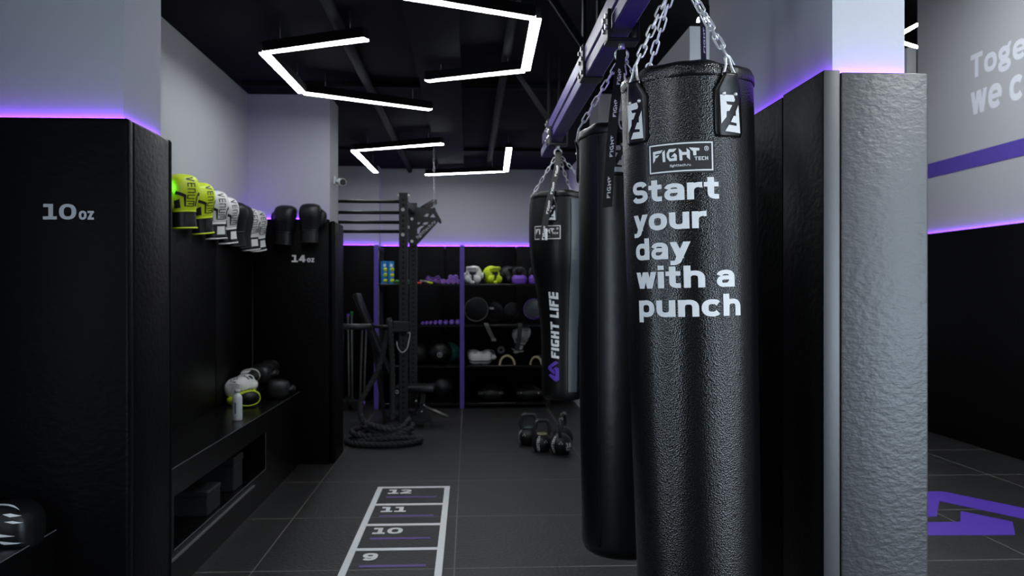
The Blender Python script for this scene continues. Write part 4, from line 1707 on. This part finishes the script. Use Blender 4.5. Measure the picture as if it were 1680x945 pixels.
for i, (px, z, lab) in enumerate(((556, .055, 'rolled black mat on the floor in the left far corner, nearer the pillar'), (577, .055, 'rolled black mat on the floor below the aerobic bars'))):
    t = thing('rolled_mat', lab, 'mat', (fx(px, 10.3), 10.3, 0), rz=radians(20))
    sp_ = []
    for k in range(70):
        a = k * .42
        r = .012 + .0016 * k * .42
        sp_.append((r * cos(a), r * sin(a)))
    b = MB()
    n = len(sp_)
    for k in range(n - 1):
        (x0, z0), (x1, z1) = sp_[k], sp_[k + 1]
        b.add([(x0, -.25, z0 + z), (x1, -.25, z1 + z), (x1, .25, z1 + z), (x0, .25, z0 + z)], [[0, 1, 2, 3]], 0, True)
    rr = b.cyl((0, -.248, z), (0, .248, z), .054, n=24)
    b.build('mat_roll', M['rubber'], t)
    MB().tube([Vector((.0555 * cos(a * pi / 12), -.12, z + .0555 * sin(a * pi / 12))) for a in range(24)], .003, 6, closed=True, ry=4).build('mat_band', M['webbing'], t)

# ----------------------------------------------------------------- security camera on the far pillar
sc = thing('security_camera', 'small white security camera high on the far left pillar', 'camera', (-1.113, 7.25, wy(551, 297, 7.25).z))
MB().box(0, .012, -.035, .035, -.03, .04, .004).build('mounting_plate', M['white_plastic'], sc)
MB().cyl((.01, 0, 0), (.045, -.02, -.005), .012, n=10).build('arm', M['white_plastic'], sc)
MB().cyl((.04, .05, .0), (.085, -.075, -.018), .030, n=18).build('housing', M['white_plastic'], sc)
MB().cyl((.085, -.075, -.018), (.087, -.080, -.0187), .026, n=18).cyl((.0865, -.080, -.0187), (.0875, -.083, -.019), .012, n=14).build('lens', M['print_black'], sc)

# ================================================================= STORAGE RACK
SY0, SY1 = 10.22, 10.86
PX_ = (fx(617, 10.22), fx(758, 10.22), fx(899, 10.22))
shelf_z = (1.465, .983, .502, .06)
rk = thing('storage_rack', 'black storage rack with purple posts along the far wall', 'storage rack', (PX_[1], SY0, 0))
for x in PX_:
    x -= PX_[1]
    MB().box(x - .026, x + .026, 0, .05, 0, 1.925, .003).build('front_post', M['purple_post' if x < .5 else 'black_metal'], rk)
    MB().box(x - .026, x + .026, SY1 - SY0 - .05, SY1 - SY0, 0, 1.925, .003).build('rear_post', M['black_metal'], rk)
    MB().bar((x, .03, 1.86), (x, SY1 - SY0 - .02, 1.36), .03, .03).box(x - .015, x + .015, .04, SY1 - SY0 - .04, 1.87, 1.91).box(x - .015, x + .015, .04, SY1 - SY0 - .04, .08, .12).build('side_brace', M['black_metal'], rk)
for i in range(2):
    for z in shelf_z:
        MB().box(PX_[i] - PX_[1] + .027, PX_[i + 1] - PX_[1] - .027, .012, SY1 - SY0 - .005, z - .028, z, .003).build('shelf', M['laminate'], rk)
SZ = shelf_z


def S_(px, Y):
    return fx(px, Y)


# ball tubes
for px, lab in ((630, 'blue tube of yellow tennis balls on the top shelf, beside the left purple post'), (641, 'blue tube of yellow tennis balls on the top shelf, next to the rig upright')):
    t = thing('ball_tube', lab, 'ball tube', (S_(px, 10.35), 10.35, SZ[0]), group='tennis ball tubes')
    b = MB().lathe([(.001, 0), (.037, 0), (.039, .006), (.039, .252), (.036, .262), (.001, .264)], 24)
    b.build('tube_body', M['blue_can'], t)
    MB().lathe([(.001, .255), (.041, .255), (.041, .268), (.001, .270)], 24).build('tube_lid', M['blue_can'], t)
    for k in range(3):
        MB().sphere((.011, -.0125, .040 + .066 * k), .0325, n=16).build('tennis_ball', M['ball_yellow'], t)
    b = MB()
    for k in range(6):
        a0, a1 = radians(-5 + 7 * k), radians(2 + 7 * k)
        b.add([(.0398 * sin(a0), -.0398 * cos(a0), .205), (.0398 * sin(a1), -.0398 * cos(a1), .205), (.0398 * sin(a1), -.0398 * cos(a1), .238), (.0398 * sin(a0), -.0398 * cos(a0), .238)], [[0, 1, 2, 3]])
    b.build('tube_label', M['print_white'], t, fix=False)


def small_roll(label, px, z, r, m, Y0=10.27, L=.16, cat='foam roller', group=None):
    t = thing('foam_roller', label, cat, (S_(px, Y0), Y0, z + r), group=group)
    b = MB()
    b.lathe([(r * .30, 0), (r * .92, 0), (r, .004), (r, L - .004), (r * .92, L), (r * .30, L), (r * .30, 0)], 22, T=Matrix.Rotation(-pi / 2, 4, 'X'))
    b.build('roller_foam', M[m], t)
    MB().lathe([(.001, .004), (r * .31, .004), (r * .31, L - .004), (.001, L - .004)], 14, T=Matrix.Rotation(-pi / 2, 4, 'X')).build('roller_core', M[m], t)


r0 = .0295
for k, (px, lab) in enumerate(((727, 'lilac foam roller, first from the left in the lower row of the stack'), (735.2, 'lilac foam roller, second from the left in the lower row of the stack'),
                               (743.4, 'lilac foam roller, third from the left in the lower row of the stack'), (751.6, 'lilac foam roller in the lower row, against the middle purple post'))):
    small_roll(lab, px, SZ[0], r0, 'purple_foam', group='lilac foam rollers stacked on the top shelf')
for px, lab in ((739.3, 'lilac foam roller on top of the stack, the left one'), (747.5, 'lilac foam roller on top of the stack, the right one by the purple post')):
    small_roll(lab, px, SZ[0] + .0512, r0, 'purple_foam', group='lilac foam rollers stacked on the top shelf')
small_roll('small lilac roller in the dark violet bundle left of the roller stack', 713.5, SZ[0] + .022, .018, 'purple_foam', L=.10)
# violet bands, hand grips, red disc, green blocks
t = thing('resistance_band', 'dark violet folded resistance bands heaped on the top shelf', 'exercise band', (S_(711, 10.40), 10.40, SZ[0]))
dv = mat('dark_violet_rubber', (.07, .015, .17), .5)
for k in range(4):
    a = k * .8
    pts_ = [Vector((.10 * cos(j * pi / 9) * (1 - .12 * k), .05 * sin(j * pi / 9) + .004 * k, .012 + .016 * k + .016 * (1 + sin(j * pi / 4.5 + a)))) for j in range(18)]
    MB().tube(spline(pts_, 3, closed=True), .011, 8, closed=True).build('band_loop', dv, t)
t = thing('hand_gripper', 'grey hand gripper with one yellow handle on the top shelf', 'hand gripper', (S_(699, 10.33), 10.33, SZ[0] + .012))
MB().tube(spline([(-.06, .02, .02), (-.02, .01, .022), (.03, .0, .006), (.055, -.005, 0)], 5), .011, 10).build('grip_handle', mat('grey_grip', (.2, .19, .2), .6), t)
MB().tube(spline([(.015, -.01, .012), (.05, -.02, .003), (.08, -.025, .001)], 5), .012, 10).build('grip_handle', M['yellow'], t)
b = MB()
b.tube([Vector((-.06 + .014 * cos(a * .7), .02 + .002 * a, .02 + .014 * sin(a * .7))) for a in range(26)], .003, 6)
b.build('spring', M['steel'], t)
t = thing('massage_disc', 'small flat red disc on the top shelf left of the grippers', 'disc', (S_(687, 10.30), 10.30, SZ[0]))
MB().lathe([(.001, 0), (.028, 0), (.033, .006), (.033, .014), (.026, .019), (.001, .020)], 24).build('disc_body', M['red_plastic'], t)
MB().lathe([(.010, .019), (.016, .0195), (.016, .023), (.010, .023)], 16).build('disc_rim', M['red_plastic'], t)
for px, lab in ((652, 'dark green block on the top shelf beside the blue tubes'), (669, 'dark green block on the top shelf between the two rig uprights')):
    t = thing('green_block', lab, 'exercise block', (S_(px, 10.36), 10.36, SZ[0]))
    MB().box(-.03, .03, -.05, .05, 0, .050, .010, seg=2).build('block_body', M['green_plastic'], t)
    MB().box(-.020, .020, -.0515, -.049, .018, .032, .002).build('block_slot', M['print_black'], t)

# dumbbells
labs = ('smallest', 'second', 'third', 'fourth', 'fifth', 'sixth', 'seventh', 'largest')
for k, px in enumerate((693, 699.6, 706.4, 713.8, 722, 731, 740.8, 750.6)):
    r = (.019, .020, .022, .023, .026, .027, .030, .031)[k]
    lab = ('violet dumbbell on the second shelf, ' + ('leftmost and smallest of the row' if k == 0 else 'largest, against the middle purple post' if k == 7 else labs[k] + ' from the left of the row'))
    t = thing('dumbbell', lab, 'dumbbell', (S_(px, 10.27), 10.27, SZ[1] + r), group='violet dumbbells on the second shelf')
    for y0 in (0, .10):
        hx = MB().lathe([(.001, y0), (r * .80, y0), (r, y0 + .008), (r, y0 + .042), (r * .80, y0 + .05), (.001, y0 + .05)], 8, T=Matrix.Rotation(-pi / 2, 4, 'X') @ Matrix.Rotation(pi / 8, 4, 'Z'), smooth=False)
        hx.build('dumbbell_head', M['purple_vinyl'], t)
    MB().cyl((0, .045, 0), (0, .105, 0), r * .5, n=12).build('dumbbell_handle', M['purple_vinyl'], t)
    b = MB()
    pn, wn = letters(('1', '1', '2', '2', '4', '4', '6', '6')[k], .28, .2)
    sc_ = r * .7
    put(b, pn, lambda u, v: ((u / wn - .5) * sc_, -.0006, (v - .5) * sc_ * .9))
    b.build('weight_mark', M['print_grey'], t, fix=False)


# balls
def ball(label, px, Y, z, r, m, logo=None):
    t = thing('medicine_ball', label, 'ball', (S_(px, Y), Y, z + r))
    b = MB().sphere((0, 0, 0), r, n=36)
    b.build('ball_cover', M[m], t)
    sm = MB()
    for ax in (0, 1):
        sm.tube([Vector((r * 1.001 * cos(a * pi / 20), r * 1.001 * sin(a * pi / 20), 0)) if ax == 0 else Vector((r * 1.001 * cos(a * pi / 20), 0, r * 1.001 * sin(a * pi / 20))) for a in range(40)], .002, 6, closed=True)
    sm.build('ball_seams', M['rubber'], t)
    if logo:
        g = Glyphs(.16, .16)
        g.arc(0, 0, .85, .85, 0, 360, wv=.26, wh=.26)
        g.rect(-.12, -.45, .12, .45)
        g.arc(.05, .2, .3, .22, -100, 120)
        b = MB()
        def fn(u, v):
            x, zz = u * .030, v * .030 - .02
            return Vector((x, -sqrt(max(0, r * r - x * x - zz * zz)) - .0012, zz))
        put(b, g.polys, fn)
        b.build('ball_emblem', M['print_grey'], t, fix=False)


ball('black medicine ball with a round grey emblem on the third shelf', 722, 10.42, SZ[2], .145, 'leather_smooth', logo=True)
ball('dark teal ball on the third shelf, behind the emblem ball', 738, 10.68, SZ[2], .125, 'teal_plastic')
ball('black ball on the third shelf, behind the rig upright', 687, 10.48, SZ[2], .13, 'rubber')
ball('black ball on the bottom shelf above the bench foot bar', 725, 10.45, SZ[3], .165, 'leather_smooth')
ball('black ball on the bottom shelf behind the weight bench seat', 676, 10.5, SZ[3], .16, 'rubber')


# ----------------------------------------------------------------- head guards
def headguard(label, px, Y, z, m, trim, rz=0.0, prints=None, s=1.0):
    t = thing('head_guard', label, 'head guard', (S_(px, Y), Y, z), rz=rz)
    bm = bmesh.new()
    bmesh.ops.create_uvsphere(bm, u_segments=40, v_segments=26, radius=1)
    kill = []
    for f in bm.faces:
        c = f.calc_center_median()
        front = c.y < -.25
        slot = front and ((.02 < c.z < .40 and abs(c.x) < .50) or (-.75 < c.z <= .05 and abs(c.x) < .10 + .10 * max(0, -c.z)))
        if slot or c.z < -.88:
            kill.append(f)
    bmesh.ops.delete(bm, geom=kill, context='FACES')
    for v in bm.verts:
        x, y, zz = v.co
        w_ = .100 * (1 + .06 * zz)
        v.co = Vector((x * w_, y * .118, .108 + zz * .118 - (.0 if zz < .8 else .004))) * s
    o = MB().bm(bm, 0, True).build('shell', M[m], t)
    so = o.modifiers.new('pad', 'SOLIDIFY')
    so.thickness = -.018
    so.offset = 1
    sb_ = o.modifiers.new('smooth', 'SUBSURF')
    sb_.levels = sb_.render_levels = 1
    MB().sphere((0, .004 * s, .108 * s), .090 * s, .106 * s, .108 * s, n=24).build('liner', M['print_black'], t)
    for sx in (-1, 1):
        MB().sphere((sx * .056 * s, -.088 * s, .060 * s), .043 * s, .034 * s, .048 * s, n=20).build('cheek_pad', M[m], t)
        MB().sphere((sx * .108 * s, .0, .10 * s), .014 * s, .035 * s, .04 * s, n=16).build('ear_guard', M[trim], t)
    MB().sphere((0, -.100 * s, .020 * s), .030 * s, .020 * s, .022 * s, n=16).build('chin_pad', M[m], t)
    b = MB()
    rows = []
    for k in range(13):
        a = radians(-46 + 92 * k / 12)
        rows.append([Vector((.104 * s * sin(a) * q, -.125 * s * cos(a) * q, .108 * s + h_ * s)) for q, h_ in ((1.0, .055), (1.06, .060), (1.04, .096), (.93, .102))])
    b.loft(rows, smooth=True)
    b.build('forehead_pad', M[m], t)
    if prints:
        pl, wl = letters('VENUM', .22, .18, .14)
        b = MB()
        def fn(u, v):
            a = radians(-26 + 52 * u / wl)
            return Vector((.104 * 1.085 * s * sin(a), -.125 * 1.085 * s * cos(a), .108 * s + (.068 + .018 * v) * s))
        put(b, pl, fn)
        b.build('guard_print', M[prints], t, fix=False)
    return t


headguard('white head guard on the top shelf right of the middle purple post', 777.5, 10.42, SZ[0], 'white_leather', 'white_leather', radians(-10), 'print_black')
headguard('neon yellow head guard on the top shelf, between the white and black ones', 806, 10.46, SZ[0], 'yellow', 'black_glove', radians(28), 'print_black')
headguard('black head guard on the top shelf, right of the yellow one', 833, 10.56, SZ[0], 'black_glove', 'black_glove', radians(40), None)

# violet padded shields with black tops
def mitt(label, px, Y, z, m, face, w_=.17, h_=.09, rz=0):
    t = thing('striking_pad', label, 'striking pad', (S_(px, Y), Y, z), rz=rz)
    rows = smooth_rings([(0.0, 0, 0, w_ * .40, .055), (.02, 0, 0, w_ * .49, .062), (h_ * .55, 0, 0, w_ * .5, .064), (h_ * .85, 0, 0, w_ * .46, .058), (h_, 0, 0, w_ * .36, .046)], 3)
    MB().loft([ring(*r) for r in rows]).build('pad_body', M[m], t)
    MB().tube([Vector((q.x, q.y, h_ * .62)) for q in ring(0, 0, 0, w_ * .502, .065)], .006, 6, closed=True).build('pad_rim', M[m], t)
    b = MB()
    for sx in (-1, 1):
        b.tube(spline([(sx * w_ * .28, 0, h_ - .01), (sx * w_ * .34, .0, h_ + .05), (sx * w_ * .10, 0, h_ + .085), (sx * w_ * .02, 0, h_ + .04)], 5), .014, 8, ry=1.6)
    b.build('pad_straps', M[face], t)


mitt('violet striking pad with black straps on the top shelf, fully visible', 852, 10.42, SZ[0], 'purple_vinyl', 'webbing', .18, .105)
mitt('violet striking pad on the top shelf, half behind the waisted bag', 876, 10.40, SZ[0], 'purple_vinyl', 'webbing', .12, .105)


def round_mitt(label, px, py, Y, r, m, rim, rx_, rz_, name='focus_mitt', strap_=True, depth=.06):
    c_ = wy(px, py, Y)
    t = thing(name, label, 'focus mitt', c_, rot=(rx_, 0, rz_))
    T = Matrix.Rotation(pi / 2, 4, 'X')
    MB().lathe([(.001, depth * .55), (r * .5, depth * .50), (r * .88, depth * .40), (r * .93, depth * .36)], 40, T=T).build('mitt_face', M[m], t)
    MB().lathe([(r * .93, depth * .34), (r * .97, depth * .46), (r, depth * .30), (r, -depth * .3), (r * .9, -depth * .5), (.001, -depth * .5)], 40, T=T).build('mitt_rim', M[rim], t)
    if strap_:
        MB().box(-r * .55, r * .55, depth * .5, depth * .5 + .03, -r * .35, r * .35, .012, seg=2).build('hand_pocket', M[m], t)
    return t


gr = mat('grey_piping', (.16, .16, .16), .5)
round_mitt('large round black striking shield with grey rim on the second shelf', 781, 507, 10.36, .145, 'leather_smooth', 'leather_smooth', radians(9), radians(8))
t = [o for o in C.objects if o.name == 'focus_mitt'][0]
MB().tube([Vector((.141 * cos(a * pi / 24), -.030, .141 * sin(a * pi / 24))) for a in range(48)], .0045, 6, closed=True).build('rim_piping', gr, t)
round_mitt('curved black focus mitt with a grey tag, middle of the second shelf', 812, 511, 10.40, .115, 'leather_smooth', 'black_glove', radians(6), radians(-20))
t = [o for o in C.objects if o.name.startswith('focus_mitt')][-1]
MB().box(-.055, .0, -.040, -.037, .03, .055, .001).build('mitt_tag', M['print_grey'], t)
round_mitt('black focus mitt with raised ring on the second shelf, right of the tagged one', 838, 509, 10.42, .105, 'leather_smooth', 'leather_smooth', radians(8), radians(25))
round_mitt('violet rimmed focus mitt with grey face at the right end of the second shelf', 876, 507, 10.36, .125, 'leather_grey_and_sheen', 'purple_vinyl', radians(-6), radians(-30), depth=.09)


def hang_strap(label, pts, wd, m):
    P = spline(pts, 6)
    c0 = P[0].copy()
    t = thing('hanging_strap', label, 'strap', c0)
    b = MB()
    b.loft([[p - c0 + Vector((sx * wd / 2, sy * .003, 0)) for sx, sy in ((-1, -1), (1, -1), (1, 1), (-1, 1))] for p in P], smooth=False)
    b.build('strap_webbing', M[m] if isinstance(m, str) else m, t)
    e = P[-1] - c0
    MB().box(e.x - wd * .55, e.x + wd * .55, e.y - .005, e.y + .005, e.z - .02, e.z + .012, .004).build('strap_end', gr, t)


hang_strap('grey strap hanging off the second shelf edge above the white gloves', [wy(797, 531, 10.22) + Vector((0, .05, .006)), wy(798, 532, 10.20), wy(803, 544, 10.19), wy(810, 557, 10.19)], .05, mat('grey_strap', (.07, .07, .068), .6))
hang_strap('black strap hanging off the second shelf edge, right of the grey strap', [wy(854, 531, 10.22) + Vector((0, .05, .006)), wy(853, 533, 10.20), wy(851, 560, 10.19), wy(847, 577, 10.19)], .055, 'webbing')

# third shelf, right bay: white and black gloves, shin guards
wg1 = make_glove('white and black boxing glove on the third shelf by the purple post', 'white_leather', 'black_glove', 'print_black', (S_(778, 10.45), 10.52, SZ[2] + .066), (radians(90), 0, radians(180)), 'gloves on the third shelf')
wg1.rotation_euler = (radians(-97), 0, radians(186))
wg1.location = (S_(777, 10.35), 10.66, SZ[2] + .108)
dup(wg1, (S_(803, 10.35), 10.66, SZ[2] + .108), (radians(-97), 0, radians(168)), 'white and black boxing glove on the third shelf, second from the purple post')


def shin_guard(label, px, Y, z, r, rz, m, rim, tilt=0):
    t = thing('shin_guard', label, 'shin guard', (S_(px, Y), Y, z), rot=(tilt, 0, rz))
    def arch(rad_, y0, y1, th):
        b = MB()
        rows = []
        for k in range(17):
            a = pi * k / 16
            c, s_ = cos(a), sin(a)
            rows.append([Vector((rad_ * c * q, y, rad_ * 1.25 * s_ * q)) for q, y in ((1, y0), (1, y1), (1 - th, y1), (1 - th, y0))])
        return b.loft(rows, smooth=False)
    arch(r, 0, .28, .16).build('guard_shell', M[m], t)
    arch(r * 1.01, -.012, .004, .20).build('guard_edge', M[rim], t)
    MB().tube(spline([(-r * .95, .15, .01), (-r * .5, .15, -.0), (r * .5, .15, -.0), (r * .95, .15, .01)], 4), .006, 6, ry=3).build('guard_strap', M['webbing'], t)


shin_guard('black shin guard with cream edge arched on the third shelf', 832, 10.30, SZ[2], .098, 0, 'black_glove', 'cream')
shin_guard('black shin guard with cream edge at the right end of the third shelf', 880, 10.30, SZ[2], .085, radians(-35), 'black_glove', 'cream')
wg3 = dup(wg1, (S_(850, 10.42), 10.55, SZ[2] + .16), (radians(20), radians(10), radians(20)), 'white and black boxing glove standing behind the arched shin guard')
t = thing('tape_roll', 'grey roll of tape on the third shelf behind the arched shin guard', 'tape', (S_(822, 10.48), 10.48, SZ[2] + .165), rot=(radians(90), 0, 0))
tp = mat('grey_tape', (.10, .10, .13), .5)
MB().lathe([(.030, -.02), (.045, -.02), (.045, .02), (.030, .02), (.030, -.02)], 28).build('tape_winding', tp, t)
MB().lathe([(.020, -.021), (.030, -.021), (.030, .021), (.020, .021), (.020, -.021)], 28).build('tape_core', gr, t)

# belly pads on the bottom shelf
for px, lab in ((805, 'black belly pad with two steel studs on the bottom shelf, the left one'), (868, 'black belly pad with two steel studs on the bottom shelf, the right one')):
    t = thing('belly_pad', lab, 'body pad', (S_(px, 10.45), 10.45, SZ[3]))
    rows = smooth_rings([(0, 0, 0, .13, .10), (.03, 0, 0, .165, .12), (.09, 0, 0, .175, .13), (.13, 0, 0, .14, .11), (.16, 0, 0, .10, .07), (.205, 0, 0, .03, .02)], 3)
    MB().loft([ring(*r) for r in rows]).build('pad_body', M['leather_smooth'], t)
    MB().loft([[Vector((x, -.128 + .35 * x * x * 4, z)) for z in (.085, .120)] + [Vector((x, -.10 + .35 * x * x * 4, z)) for z in (.120, .085)] for x in (-.15, -.1, -.05, 0, .05, .1, .15)], smooth=False).build('waist_belt', mat('charcoal_belt', (.04, .04, .042), .4), t)
    k = MB()
    for sx in (-.105, .105):
        k.sphere((sx, -.118, .100), .013, n=12)
    k.build('studs', M['steel'], t)


# ================================================================= KETTLEBELLS
def kettlebell(label, px, py, r, rz, band, mark=None, ringcol=None):
    p = wz(px, py, 0)
    t = thing('kettlebell', label, 'kettlebell', p, rz=rz, group='kettlebells under the waisted bag')
    prof = [(.001, 0), (r * .62, 0), (r * .74, .004)]
    for k in range(1, 14):
        a = radians(-52 + 140 * k / 14)
        prof.append((r * cos(a), r * .80 + r * sin(a)))
    prof.append((.001, r * 1.80))
    MB().lathe(prof, 36).build('bell', M['iron'], t)
    hw, hh = r * .72, r * 2.95
    b = MB().tube(spline([(-r * .55, 0, r * 1.45), (-hw * 1.05, 0, r * 2.0), (-hw, 0, r * 2.55), (-hw * .72, 0, hh), (0, 0, hh * 1.02), (hw * .72, 0, hh), (hw, 0, r * 2.55), (hw * 1.05, 0, r * 2.0), (r * .55, 0, r * 1.45)], 6), .0165, 12)
    b.build('handle', mat('worn_black_handle', (.03, .03, .03), .25) if 'worn_black_handle' not in bpy.data.materials else bpy.data.materials['worn_black_handle'], t)
    if ringcol:
        MB().tube([Vector((r * .45 * cos(a * pi / 12), r * .45 * sin(a * pi / 12), r * 1.70)) for a in range(24)], .006, 8, closed=True).build('colour_ring', M[ringcol], t)
    def fn(phi, el, off=.0015):
        return Vector(((r + off) * cos(el) * sin(phi), -(r + off) * cos(el) * cos(phi), r * .80 + (r + off) * sin(el)))
    if band is not None:
        b = MB()
        pl, wl = letters('FIGHTTECH', .26, .2, .08)
        put(b, pl, lambda u, v: fn(radians(band) - (v - .5) * .30, radians(-46) + u / wl * radians(96)))
        b.build('side_lettering', M['print_white'], t, fix=False)
        b = MB()
        for du, dv_ in ((0, .08), (-.12, -.06), (.12, -.06)):
            put(b, grid_quad((du - .04, dv_ - .04), (du + .04, dv_ - .04), (du + .04, dv_ + .04), (du - .04, dv_ + .04), 1, 1), lambda u, v: fn(radians(band + 44) + u, radians(16) + v))
        b.build('dots', M['print_white'], t, fix=False)
    if mark:
        b = MB()
        pl, wl = letters(mark, .3, .22)
        put(b, pl, lambda u, v: fn(radians(mark_phi) + u / wl * .62, radians(-8) + v * .40))
        pk, wk = letters('k', .3, .2)
        put(b, pk, lambda u, v: fn(radians(mark_phi) + .06 + u / wk * .20, radians(-24) + v * .24))
        pk, wk = letters('g', .3, .2)
        put(b, pk, lambda u, v: fn(radians(mark_phi) + .30 + u / wk * .20, radians(-24) + v * .24))
        b.build('weight_mark', M['print_white'], t, fix=False)
    return t


mark_phi = -58
kettlebell('black kettlebell with a green ring, farthest left of the group', 867, 729, .090, radians(4), -78, None, 'teal_plastic')
kettlebell('black kettlebell with white side lettering, between the green ringed and 16 ones', 889, 740, .088, radians(12), -38, None, 'cream')
kettlebell('black kettlebell marked 16 at the front right of the group', 920, 744, .097, radians(78), -128, '16')
kb3 = C.objects[-1].parent or C.objects[-1]
kettlebell('black kettlebell behind the one marked 16, only its handle rising', 924, 729, .092, radians(70), None, None)
